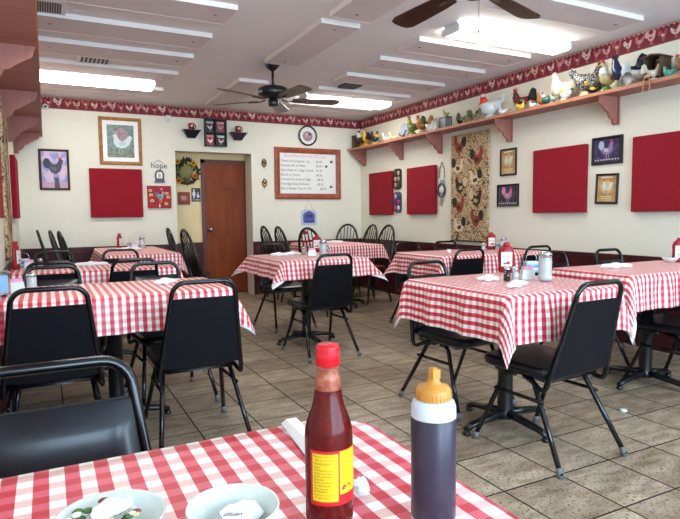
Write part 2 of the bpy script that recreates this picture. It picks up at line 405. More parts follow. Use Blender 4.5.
border('trim_6', XR-XL, (XL, YB, 0), 0); border('trim_7', YB-YF, (XR, YB-.006, 0), -PI/2); border('trim_8', YB-YF, (XL, YF, 0), PI/2)

# door in the recess
d = MB(); DX0, DX1 = 2.085, 2.765
d.box((DX0, YR-.03, 0), (DX0+.055, YR, 2.04), M['doorf']); d.box((DX1-.012, YR-.03, 0), (DX1, YR, 2.04), M['doorf']); d.box((DX0, YR-.03, 1.985), (DX1, YR, 2.04), M['doorf'])
dr = struct(d.build('door_1'), 'dark red-brown door frame set in the recess')
dd = MB().box((DX0+.055, YR-.022, .01), (DX1-.012, YR-.001, 1.985), M['door'])
ds = dd.build('door_slab', dr)
MB().text('WOMEN', 2.505, 1.585, .05, YR-.0235, cm((50, 22, 16), .6), 'CENTER').build('door_lettering', dr)
k = MB(); k.lathe([(.036, 0), (.036, .008), (.014, .012), (.014, .03), (.032, .045), (.036, .06), (.025, .074), (1e-4, .078)], M['steel'], 16, M4=Matrix.Translation((2.2, YR-.022, .995)) @ Matrix.Rotation(PI/2, 4, 'X'))
k.build('door_knob', dr)

# ------------------------------------------------------------------ ceiling: acoustic panels, lights, vents, fans
pn = 0
def ceil_panel(x0, y0, x1, y1, label):
    t = thing('acoustic_ceiling_panel', label, 'ceiling panel', ((x0+x1)/2, (y0+y1)/2, H), 0, 'acoustic ceiling panels')
    hx, hy = (x1-x0)/2, (y1-y0)/2
    b = MB(); b.box((-hx+.004, -hy+.004, -.036), (hx-.004, hy-.004, -.002), M['panelw']); b.build('board', t)
    f = MB()
    for a, c in (((-hx, -hy), (hx, -hy+.004)), ((-hx, hy-.004), (hx, hy)), ((-hx, -hy+.004), (-hx+.004, hy-.004)), ((hx-.004, -hy+.004), (hx, hy-.004))):
        f.box((a[0], a[1], -.038), (c[0], c[1], 0), M['panele'])
    f.build('edge_strip', t)
    sx = hx-.12 if hx > hy else 0; sy = hy-.12 if hy > hx else 0
    for s_ in (-1, 1):
        MB().lathe([(.012, -.041), (.014, -.039), (.014, -.035)], M['steel'], 10, c=(s_*sx, s_*sy, 0)).build('screw', t)
LROW = [(3.52, 3.88, 'first visible'), (4.2, 4.56, ''), (4.93, 5.31, ''), (5.62, 6.0, ''), (6.34, 6.7, ''), (7.2, 7.58, '')]
ll = ['white ceiling panel of the left row, outside the frame edge nearest the camera', 'left-row ceiling panel nearest the camera, cut by the top edge of the photo',
      'left-row ceiling panel just beyond the square return grille', 'left-row ceiling panel between the return grille and the small supply vent',
      'left-row ceiling panel between the small supply vent and the left fluorescent light', 'left-row ceiling panel beyond the left fluorescent light, closest to the back wall']
for (y0, y1, _), lb in list(zip(LROW, ll))[1:]: ceil_panel(-.02, y0, 1.33, y1, lb)
rl = ['right-row ceiling panel at the top right corner, closest to the camera', 'right-row ceiling panel just beyond the near right fluorescent light',
      'second right-row ceiling panel beyond the near right fluorescent light', 'third right-row ceiling panel, just in front of the dark ceiling vent', 'right-row ceiling panel between the dark vent and the far right light', 'right-row ceiling panel beyond the far right light, near the back corner']
for (y0, y1), lb in zip([(3.05, 3.37), (4.24, 4.58), (4.9, 5.22), (5.6, 5.92), (6.33, 6.66), (7.3, 7.6)], rl): ceil_panel(2.98, y0, 4.3, y1, lb)
for (y0, y1), lb in zip([(2.75, 4.03), (4.18, 5.5), (6.34, 7.9)], ['lengthwise middle ceiling panel at the top edge beside the near fan', 'lengthwise middle ceiling panel ending just in front of the far ceiling fan', 'lengthwise middle ceiling panel behind the far ceiling fan']):
    ceil_panel(2.0, y0, 2.35, y1, lb)

def fluoro(x0, y0, x1, y1, label):
    t = thing('fluorescent_ceiling_light', label, 'ceiling light', ((x0+x1)/2, (y0+y1)/2, H), 0, 'fluorescent ceiling lights')
    hx, hy = (x1-x0)/2, (y1-y0)/2
    MB().box((-hx, -hy*.8, -.03), (hx, hy*.8, 0), M['fix']).build('housing', t)
    MB().prism([(-hy, -.028), (-hy, -.062), (-hy+.02, -.076), (hy-.02, -.076), (hy, -.062), (hy, -.028)], -hx+.012, hx-.012, M['tube'], Matrix.Rotation(PI/2, 4, 'Z')).build('diffuser', t)
    for s_ in (-1, 1):
        MB().prism([(-hy-.004, -.02), (-hy-.004, -.066), (-hy+.02, -.08), (hy-.02, -.08), (hy+.004, -.066), (hy+.004, -.02)], s_*hx-.008, s_*hx+.008, M['fix'], Matrix.Rotation(PI/2, 4, 'Z')).build('end_cap', t)
fluoro(-.08, 6.83, 1.17, 7.13, 'long lit fluorescent light over the back left tables')
fluoro(3.0, 6.72, 4.25, 7.02, 'long lit fluorescent light near the back right corner')
fluoro(3.03, 3.76, 4.3, 3.98, 'lit fluorescent light nearest the camera, above the right-hand tables')
for y in (.4,):
    fluoro(3.0, y, 4.25, y+.3, 'lit fluorescent light overhead in the front right of the room'); fluoro(-.08+.2, y+2.4, 1.37, y+2.7, 'lit fluorescent light overhead in the front left of the room')

def grille(x0, y0, x1, y1, label, n, dark=False, name='ceiling_vent', group=None):
    t = thing(name, label, 'vent', ((x0+x1)/2, (y0+y1)/2, H), 0, group); hx, hy = (x1-x0)/2, (y1-y0)/2
    MB().box((-hx, -hy, -.024), (hx, hy, 0), M['fix'] if not dark else M['grille']).build('face_plate', t)
    b = MB()
    for i in range(n):
        x = -hx+.03+(2*hx-.06)*(i+.5)/n; b.box((x-(hx-.03)/n*.6, -hy+.02, -.027), (x+(hx-.03)/n*.6, hy-.02, -.024), M['grille'])
    b.build('louvre', t)
grille(-.12, 4.64, .2, 4.9, 'white square return grille in the ceiling at the upper left', 16, name='return_grille')
g = grille(.33, 6.05, .65, 6.27, 'small white supply vent in the ceiling above the left light', 7)
grille(3.2, 6.03, 3.42, 6.25, 'small dark ceiling vent between the far fan and the near light', 5, True)

def fan(cx, cy, label, ph, zb, R, blade, chain=True, group='ceiling fans', pitch=11):
    t = thing('ceiling_fan', label, 'ceiling fan', (cx, cy, H), 0, group); q = zb-H
    MB().lathe([(.075, 0), (.075, -.02), (.06, -.05), (.02, -.075), (.018, -.08)][::-1], M['fanm'], 24).build('canopy', t)
    MB().tube([(0, 0, -.07), (0, 0, q+.12)], .014, M['fanm']).build('downrod', t)
    MB().lathe([(.03, q-.005), (.09, q), (.145, q+.02), (.155, q+.04), (.155, q+.085), (.14, q+.105), (.06, q+.12), (.02, q+.14)], M['fanm'], 32).build('motor_housing', t)
    MB().lathe([(.001, q-.085), (.045, q-.08), (.055, q-.06), (.055, q-.02), (.03, q-.005)], M['fanm'], 20).build('switch_cup', t)
    for i in range(5):
        a = math.radians(ph+72*i); Mr = Matrix.Rotation(a, 4, 'Z') @ Matrix.Rotation(math.radians(11), 4, 'X')
        p = [(.2, -.05), (.3, -.062), (.5, -.072), (R-.06, -.076), (R-.015, -.06), (R, -.03), (R, .03), (R-.015, .06), (R-.06, .076), (.5, .072), (.3, .062), (.2, .05)]
        bl = MB(); N = len(p)
        bl.add([(x, y, z) for z in (q-.02, q-.012) for x, y in p], [tuple(range(N-1, -1, -1)), tuple(range(N, 2*N))]+[(j, (j+1) % N, N+(j+1) % N, N+j) for j in range(N)], blade, False, Matrix.Translation((0, 0, 0)) @ Matrix.Rotation(a, 4, 'Z') @ Matrix.Translation((0, 0, q-.016)) @ Matrix.Rotation(math.radians(pitch), 4, 'X') @ Matrix.Translation((0, 0, -q+.016)))
        bo = bl.build('blade', t)
        br = MB(); Mz = Matrix.Rotation(a, 4, 'Z'); br.tube([Mz @ Vector((.09, 0, q-.01)), Mz @ Vector((.15, 0, q-.028)), Mz @ Vector((.21, 0, q-.024)), Mz @ Vector((.29, 0, q-.024))], [.014, .013, .02, .012], M['fanm'], 8, flat=.4)
        br.build('blade_bracket', bo)
    if chain: MB().tube([(.03, 0, q-.08), (.03, 0, q-.24)], .0022, M['steel'], 6).ell((.03, 0, q-.25), (.008, .008, .012), M['steel']).build('pull_chain', t)
fan(2.13, 5.62, 'black ceiling fan with grey-brown blades in the middle of the ceiling', -12, 2.39, .70, M['bladeg'], False, pitch=-10)
fan(2.1, 2.48, 'ceiling fan with walnut blades and pull chain cut off by the top edge', 20, 2.42, .71, M['blade'])

# ------------------------------------------------------------------ chairs
def arch(hw0, hw1, z0, z1, r, lean, n=6):
    """trapezoid back outline, from bottom left over the top to bottom right, with rounded top corners"""
    def P(x, z): return Vector((x, lean(z), z))
    pts = [P(-hw0, z0)]
    for i in range(1, 5):
        t = i/5; pts.append(P(-(hw0+(hw1-hw0)*t), z0+(z1-r-z0)*t))
    for i in range(n+1):
        a = PI-(PI/2)*i/n; pts.append(P(-hw1+r+r*math.cos(a), z1-r+r*math.sin(a)))
    for i in range(n+1):
        a = PI/2-(PI/2)*i/n; pts.append(P(hw1-r+r*math.cos(a), z1-r+r*math.sin(a)))
    for i in range(4, 0, -1):
        t = i/5; pts.append(P(hw0+(hw1-hw0)*t, z0+(z1-r-z0)*t))
    pts.append(P(hw0, z0)); return pts
def make_banquet():
    t = thing('banquet_chair', '', 'chair', (0, 0, 0))
    lean = lambda z: -.19-(z-.42)*.25
    rbox(MB(), .44, .45, .408, .462, .09, M['vinyl'], cy=.04, bev=.022).build('seat', t)
    pts = arch(.212, .158, .385, .868, .065, lean)
    pts = [Vector((-.18, -.02, .398)), Vector((-.20, -.09, .388)), Vector((-.212, -.14, .365)), Vector((-.213, -.168, .366))]+pts+[Vector((.213, -.168, .366)), Vector((.212, -.14, .365)), Vector((.20, -.09, .388)), Vector((.18, -.02, .398))]
    MB().tube(pts, .0125, M['blackm'], 8).build('back_frame', t)
    # padded trapezoid backrest, board behind and cushion in front
    b = MB(); z0, z1 = .428, .786
    def hw(z): return .212+(.158-.212)*(z-.385)/(.868-.385)-.010
    n = 8; vs = []
    for i in range(n+1):
        z = z0+(z1-z0)*i/n
        for x in (-1, 1):
            for y0 in (-.006, .006): vs.append((x*hw(z), lean(z)+y0, z))
    fs = []
    for i in range(n):
        a = i*4; c = a+4; fs += [(a, a+2, c+2, c), (a+1, c+1, c+3, a+3), (a, c, c+1, a+1), (a+2, a+3, c+3, c+2)]
    fs += [(0, 1, 3, 2), (4*n, 4*n+2, 4*n+3, 4*n+1)]
    b.add(vs, fs, M['vback'])
    nu, nv = 12, 12; vs = []; fs = []
    for i in range(nv+1):
        v = -1+2*i/nv; z = (z0+z1)/2+v*((z1-z0)/2-.004)
        for k in range(nu+1):
            u = -1+2*k/nu; bul = ((1-abs(u)**5)*(1-abs(v)**5))**.5
            vs.append((u*(hw(z)-.004), lean(z)+.006+.026*bul, z))
    for i in range(nv):
        for k in range(nu): a = i*(nu+1)+k; fs.append((a+nu+1, a+nu+2, a+1, a))
    b.add(vs, fs, M['vinyl'], True)
    b.build('backrest', t)
    MB().tube([(-.17, .17, .398), (.17, .17, .398), (.17, -.15, .398), (-.17, -.15, .398)], .011, M['blackm'], 8, closed=True).build('seat_frame', t)
    for sx in (-1, 1):
        for top, ft in (((sx*.175, .10, .388), (sx*.232, .262, .012)), ((sx*.175, -.07, .388), (sx*.232, -.285, .012))):
            sg = 1 if ft[1] > 0 else -1
            lg = MB().tube([(sx*.172, top[1]-.06*sg, .395), (sx*.174, top[1]-.015*sg, .393), (top[0]+sx*.003, top[1]+.012*sg, .371), (ft[0]*.5+top[0]*.5, (ft[1]+top[1])/2, .2), ft], .0125, M['blackm'], 8).build('leg', t)
            dx, dy = (ft[0]-top[0])/.4, (ft[1]-top[1])/.4
            tag(MB().tube([(ft[0]-dx*.03, ft[1]-dy*.03, .042), (ft[0], ft[1], .0)], .0155, M['glide'], 8).build('leg_glide', lg), 'grey plastic leg glide')
        MB().tube([(sx*.197, .155, .30), (sx*.197, -.15, .30)], .009, M['blackm'], 6).build('side_stretcher', t)
    return t
proto = make_banquet(); used = [False]
def banquet(x, y, rz, label, group):
    if not used[0]: o = proto; used[0] = True
    else: o = copy_tree(proto)
    o.location = (x, y, 0); o.rotation_euler = (0, 0, rz); o['label'] = label; o['group'] = group; return o
GB = 'black banquet chairs'
banquet(0.0, 1.05, PI, 'black vinyl chair facing the camera across the foreground table', GB)
banquet(0, 3.17, 0, 'black banquet chair at left, back to camera, behind the closest chair', GB)
banquet(0.68, 3.09, 0, 'black banquet chair at the right end of the front left table, back to camera', GB)
banquet(0.02, 3.86, PI, 'banquet chair facing camera across the left end of front left table', GB)
banquet(0.68, 3.8, PI+.08, 'banquet chair facing camera across the right end of front left table', GB)
banquet(0.02, 4.86, 0, 'banquet chair with back to camera at left end of second left table', GB)
banquet(0.58, 4.82, 0, 'banquet chair with back to camera at right end of second left table', GB)
banquet(0.05, 5.75, PI, 'banquet chair facing camera beyond left end of second left table', GB)
banquet(0.64, 5.7, PI, 'banquet chair facing camera beyond right end of second left table', GB)
banquet(2.06, 4.42, .03, 'black banquet chair at the middle table, back to camera', GB)
banquet(2.24, 5.68, PI+.1, 'black chair on the far side of the middle table facing camera', GB)
banquet(2.215, 2.05, .05, 'large black chair at front right, back to camera, at nearest right table', GB)
banquet(2.27, 2.82, PI+.08, 'black chair tucked beyond the left end of nearest right table', GB)
banquet(3.6, 3.0, PI, 'black chair facing camera seen just behind the tall sugar shaker', GB)
banquet(4.27, 3.0, PI, 'black chair facing camera beyond the far right table, against the wall', GB)
banquet(3.72, 2.3, 0, 'black chair seat under the near side of the far right table, cut by frame', GB)
banquet(3.36, 4.3, 0, 'black chair with solid back to camera at the table below the hanging tapestry', GB)
banquet(4.2, 4.3, 0, 'black chair behind the sugar shaker, near side of the tapestry table', GB)
banquet(3.57, 5.02, PI, 'black chair at left rear of the tapestry table in front of the wainscot', GB)
banquet(4.12, 5.05, PI, 'black chair facing camera directly under the hanging tapestry', GB)

def make_windsor():
    t = thing('windsor_chair', '', 'chair'); W = M['bwood']
    MB().lathe([(.001, .43), (.17, .43), (.2, .438), (.205, .452), (.19, .463), (.001, .458)], W, 24, sx=1.02, sy=1).build('seat', t)
    lean = lambda z: -.165-(z-.45)*.26
    hoop = []
    for i in range(19):
        a = PI-PI*i/18; s_ = math.sin(a); z = .47+ .57*(s_**.62 if s_ > 0 else 0); x = .185*math.cos(a)*(1+.12*s_)
        hoop.append(Vector((x, lean(z), z)))
    hoop = [Vector((-.165, -.12, .45))]+hoop+[Vector((.165, -.12, .45))]
    MB().tube(hoop, .016, W, 8).build('hoop_back', t)
    for i in range(7):
        u = (i-3)/3; x0 = .11*u; x1 = .168*u; z1 = .47+.57*((max(0.02, 1-u*u*.78))**.5)**.7
        MB().tube([(x0, -.155+.02*u*u*0, .45), ((x0+x1)/2, lean(.7), .7), (x1, lean(z1)+.0, z1-.01)], [.007, .0105, .006], W, 6).build('spindle', t)
    for sx in (-1, 1):
        for sy in (-1, 1):
            MB().tube([(sx*.12, sy*.11, .44), (sx*.15, sy*.15, .28), (sx*.19, sy*.2, 0)], [.013, .019, .011], W, 8).build('leg', t)
        MB().tube([(sx*.163, .165, .2), (sx*.163, -.165, .2)], .009, W, 6).build('stretcher', t)
    MB().tube([(-.163, 0, .2), (.163, 0, .2)], .009, W, 6).build('stretcher', t)
    return t
wproto = make_windsor(); wused = [False]
GW = 'black hoop-back spindle chairs'
def windsor(x, y, rz, label, cushion=False):
    if not wused[0]: o = wproto; wused[0] = True
    else: o = copy_tree(wproto)
    o.location = (x, y, 0); o.rotation_euler = (0, 0, rz); o['label'] = label; o['group'] = GW
    if cushion:
        c = MB().lathe([(.001, .464), (.18, .464), (.195, .478), (.185, .495), (.001, .50)], M['cushion'], 20).build('seat_cushion', None, (x, y, 0), rz)
        tag(c, 'maroon round cushion on the spindle chair at the back right table', 'cushion')
R = -PI/2   # faces +x
windsor(.22, 7.72, R, 'spindle chair seen edge-on at far left below the rooster picture')
windsor(.35, 7.25, R-.1, 'spindle chair at left of the back left table, farther of the overlapping pair')
windsor(.43, 6.78, R+.12, 'spindle chair at left of the back left table, nearer of the overlapping pair')
windsor(1.68, 7.42, R, 'narrow spindle chair left of the doorway, farther of the two')
windsor(1.70, 6.66, R+.15, 'spindle chair left of the brown door, nearer of the two')
windsor(3.05, 7.72, R+.05, 'leftmost spindle chair of the pair right of the doorway')
windsor(3.05, 7.15, R+.05, 'second spindle chair right of the doorway, under the whiteboard')
windsor(2.98, 6.22, R+.45, 'spindle chair behind the middle table condiments, under the blue plaque')
windsor(4.05, 7.85, -R+.75, 'spindle chair in the back right corner at the back wall')
windsor(4.0, 7.32, -R+.05, 'narrow spindle chair in the corner beside the left red wall panel')
windsor(3.93, 6.74, -R+.12, 'spindle chair with a maroon cushion at the back right table', True)

# ------------------------------------------------------------------ tables and cloths
def table(cx, cy, w, d, label, feet=True, z=.758):
    t = thing('pedestal_table', label, 'table', (cx, cy, 0), 0, 'pedestal dining tables')
    rbox(MB(), w, d, z-.03, z, .04, M['laminate'], bev=.004).build('tabletop', t)
    cs = [0] if w < 1.3 and d < 1.15 else [-1, 1]
    for s_ in cs:
        ox, oy = (s_*(w/2-.33), 0) if w >= d else (0, s_*(d/2-.33))
        MB().lathe([(.06, .05), (.045, .08), (.042, .1), (.042, z-.06), (.16, z-.045), (.16, z-.03)], M['ptable'], 20, c=(ox, oy, 0)).build('column', t)
        for k in range(4):
            a = math.radians(3)+PI/2*k; c_, q = math.cos(a), math.sin(a); L = .29
            f = MB().tube([(ox+c_*.03, oy+q*.03, .075), (ox+c_*L*.5, oy+q*L*.5, .062), (ox+c_*L*.86, oy+q*L*.86, .048), (ox+c_*L, oy+q*L, .03)], [.03, .026, .022, .02], M['ptable'], 8, flat=.8).build('base_foot', t)
            MB().lathe([(.02, 0), (.022, .006), (.018, .024)], M['ptable'], 10, c=(ox+c_*L*.98, oy+q*L*.98, 0)).build('leveller', f)
    return t
def cloth(cx, cy, w, d, ov, label, seed=0, z=.762, flare=.22, off=(0, 0), pts_r=.03, cflare=None, cext=None):
    rnd = random.Random(seed); b = MB(); a, c = w/2+.006, d/2+.006; r = pts_r
    NX, NY = max(24, int((w+2*ov)/.03)), max(24, int((d+2*ov)/.03))
    ph = [rnd.uniform(0, 6) for _ in range(6)]; cf_ = cflare if cflare is not None else flare*1.9
    vs = []; uv = []
    for j in range(NY+1):
        for i in range(NX+1):
            u = -a-ov+(2*a+2*ov)*i/NX; v = -c-ov+(2*c+2*ov)*j/NY
            # nearest point on the table outline (rounded rectangle)
            qx = max(-a+r, min(a-r, u)); qy = max(-c+r, min(c-r, v)); dx, dy = u-qx, v-qy; D = math.hypot(dx, dy)
            if D <= r: x, y, zz = u, v, z+.0006*math.sin(u*17+ph[0])*math.sin(v*13+ph[1])
            else:
                nx, ny = dx/D, dy/D; s_ = D-r
                if cext is not None: s_ *= 1-.03+cext*(2*abs(nx*ny))**2
                corner = (2*abs(nx*ny))                      # 0 on the sides, 1 on the diagonal
                per = (u if abs(ny) > abs(nx) else v)
                fl = flare*.55+(cf_-flare*.55)*corner**1.2
                wave = (.010*math.sin(per*21+ph[2])+.007*math.sin(per*43+ph[3]))*min(1, s_/.12)*(1-corner*.6)
                R_ = .012; 
                if s_ < R_*1.57: out = R_*math.sin(s_/R_); dn = R_*(1-math.cos(s_/R_))
                else:
                    e = s_-R_*1.57; out = R_+e*fl; dn = R_+e*math.sqrt(max(.05, 1-fl*fl))
                out += wave+(.004 if cext is None else -.002)
                x = qx+nx*(r+out); y = qy+ny*(r+out); zz = z-dn
            vs.append((x, y, zz)); uv.append((u+off[0], v+off[1]))
    fs = [(j*(NX+1)+i, j*(NX+1)+i+1, (j+1)*(NX+1)+i+1, (j+1)*(NX+1)+i) for j in range(NY) for i in range(NX)]
    b.add(vs, fs, M['ging'] if cext is None else M['liner'], True); b.uv = uv
    if cext is not None: return tag(b.build('cloth_liner', None, (cx, cy, 0)), label, 'liner', 'white liners under the gingham cloths')
    return tag(b.build('tablecloth', None, (cx, cy, 0)), label, 'tablecloth', 'red and white gingham tablecloths')
M['liner'] = mat('white_vinyl_liner', (232, 234, 238), .5, var=.02)
LIN = {1: (.03, 'white liner peeping out below the cloth of the nearest right table'), 2: (.34, 'white liner corner hanging below the cloth of the right edge table'), 4: (.24, 'white liner showing at the corners of the middle table cloth'), 6: (.10, 'white liner peeping out at the right corner of the front left table cloth')}
TB = [ # x0,y0,x1,y1,top height,overhang,flare,corner flare
 (-.27, .2, .488, .925, .81, .13, .2, .3, 'foreground table at the bottom edge, holding the sauce bottles', 'gingham cloth on the foreground table under the sauce bottles'),
 (1.87, 1.96, 2.62, 2.78, .81, .235, .1, .24, 'pedestal table nearest on the right, behind the squeeze bottle', 'gingham cloth on the nearest right table, with the condiments and sugar shaker'),
 (3.08, 2.22, 4.25, 2.8, .81, .22, .12, .3, 'pedestal table at the right edge of the photo', 'gingham cloth on the table at the right edge, showing its white lining'),
 (3.14, 4.11, 4.4, 4.85, .81, .21, .18, .5, 'pedestal table below the hanging tapestry', 'gingham cloth on the table below the hanging tapestry'),
 (1.74, 4.45, 2.55, 5.33, .81, .17, .36, .68, 'pedestal table in the middle of the room', 'gingham cloth with flared white-lined corners on the middle table'),
 (3.08, 6.3, 3.84, 7.5, .81, .18, .15, .4, 'table in the back right corner among spindle chairs', 'gingham cloth on the back right corner table'),
 (-.27, 3.14, .91, 3.8, .785, .205, .2, .5, 'long table at front left between four banquet chairs', 'gingham cloth on the long front left table'),
 (-.27, 4.74, .94, 5.36, .785, .19, .2, .4, 'second long table at left', 'gingham cloth on the second left table'),
 (.55, 6.25, 1.26, 7.95, .80, .18, .15, .4, 'back left table left of the doorway', 'gingham cloth on the back left table beside the doorway')]
for i, (x0, y0, x1, y1, zt, ov, fl_, cfl, l1, l2) in enumerate(TB):
    table((x0+x1)/2, (y0+y1)/2, x1-x0, y1-y0, l1, z=zt-.0045)
    # keep the overhang off the side walls
    cloth((x0+x1)/2, (y0+y1)/2, x1-x0, y1-y0, ov, l2, i, z=zt, flare=fl_, cflare=cfl, off=(.012*i, .01*i), pts_r=(.06 if i == 0 else .014))
for i, (ex, lb) in LIN.items():
    x0, y0, x1, y1, zt, ov, fl_, cfl = TB[i][:8]
    cloth((x0+x1)/2, (y0+y1)/2, x1-x0-.004, y1-y0-.004, ov, lb, i, z=zt-.0016, flare=fl_, cflare=cfl, pts_r=.012, cext=ex)
# keep cloth skirts inside the room: press anything past the side walls flat against them
for o in C.objects:
    if o.name.startswith(('tablecloth', 'cloth_liner')):
        for v in o.data.vertices:
            X = v.co.x+o.location.x
            if X > XR-.036: v.co.x = XR-.036-o.location.x
            if X < XL+.036: v.co.x = XL+.036-o.location.x
ZT = .8125        # top of a cloth

# ------------------------------------------------------------------ shelves with scalloped brackets
SZ = 2.222
def bracket(depth, hgt, loc, rz, label, group):
    # profile in local x (out from wall) z, plate thick in y ; wall thing axes: -y out -> rotate profile
    p = [(0, 0), (0, -hgt), (.04, -hgt), (.058, -hgt+.018), (.056, -hgt+.04), (.085, -hgt+.05), (.108, -hgt+.075), (.118, -hgt+.105), (.15, -hgt+.115), (.175, -hgt+.135), (depth-.06, -.085), (depth-.03, -.07), (depth-.02, -.045), (depth-.015, -.02), (depth, 0)]
    t = thing('shelf_bracket', label, 'bracket', loc, rz, group)
    MB().prism([(x, z) for x, z in p][::-1], -.012, .012, M['shelf'], Matrix.Rotation(-PI/2, 4, 'Z')).build('scalloped_plate', t)
    MB().box((-.035, -.012, -hgt), (.035, 0, 0), M['shelf']).build('back_plate', t)
sr = MB().box((XR-.25, YF+.3, SZ), (XR-.002, YB-.01, SZ+.022), M['shelf']).box((XR-.258, YF+.3, SZ-.004), (XR-.25, YB-.01, SZ+.026), M['shelfe'])
tag(sr.build('wall_shelf'), 'long rose wooden shelf along the right wall holding chicken figurines', 'shelf')
sl = MB().box((XL+.002, YF+.3, SZ), (0, YB-.01, SZ+.022), M['shelf']).box((0, YF+.3, SZ-.004), (.008, YB-.01, SZ+.026), M['shelfe'])
tag(sl.build('wall_shelf'), 'rose wooden shelf along the left wall seen from below at the left edge', 'shelf')
rb = ['shelf bracket in the back right corner', 'shelf bracket above the second red panel from the corner', 'shelf bracket beside the top left of the tapestry', 'shelf bracket right of the tapestry, above two small frames', 'largest shelf bracket on the right wall, above the two rooster frames']
for y, lb in zip((8.12, 7.03, 6.12, 4.86, 3.53), rb): bracket(.245, .245, (XR, y, SZ), -PI/2, lb, 'brackets under the right shelf')
lbk = ['bracket under the left shelf nearest the camera', 'second bracket under the left shelf, below the nearest one', 'third bracket under the left shelf', 'farthest bracket under the left shelf near the back wall']
for y, lb in zip((4.0, 5.4, 6.7, 7.9), lbk): bracket(.30, .26, (XL, y, SZ), PI/2, lb, 'brackets under the left shelf')

# ------------------------------------------------------------------ chicken figurines
def spine_body(mb, sp, m, n=12, M4=None):
    vs = []; fs = []; N = len(sp)
    for i, (x, z, r, ry) in enumerate(sp):
        a = sp[max(0, i-1)]; c = sp[min(N-1, i+1)]; tx, tz = c[0]-a[0], c[1]-a[1]; L = math.hypot(tx, tz) or 1; nx, nz = -tz/L, tx/L
        for k in range(n):
            t = 2*PI*k/n; vs.append((x+nx*r*math.cos(t), ry*math.sin(t), z+nz*r*math.cos(t)))
    for i in range(N-1):
        for k in range(n): fs.append((i*n+k, (i+1)*n+k, (i+1)*n+(k+1) % n, i*n+(k+1) % n))
    fs += [tuple(range(n)), tuple((N-1)*n+k for k in range(n-1, -1, -1))]
    mb.add(vs, fs, m, True, M4)
SPR = [(-.30, .62, .03, .02), (-.25, .55, .10, .08), (-.15, .47, .165, .14), (-.02, .42, .205, .18), (.09, .46, .19, .17), (.15, .56, .15, .135), (.17, .67, .115, .10), (.18, .77, .085, .078), (.2, .85, .07, .062), (.25, .87, .045, .045), (.28, .865, .015, .015)]
SPH = [(-.38, .66, .03, .03), (-.31, .57, .11, .09), (-.2, .46, .2, .17), (-.02, .37, .27, .23), (.12, .42, .24, .21), (.19, .53, .17, .155), (.21, .65, .115, .105), (.23, .75, .085, .08), (.25, .82, .07, .065), (.30, .83, .04, .04), (.33, .825, .012, .012)]
SPD = [(-.5, .42, .02, .03), (-.4, .36, .08, .1), (-.2, .28, .17, .18), (.05, .27, .19, .19), (.2, .36, .13, .13), (.24, .5, .08, .08), (.25, .64, .075, .07), (.29, .74, .1, .085), (.36, .76, .09, .075), (.42, .75, .03, .03)]
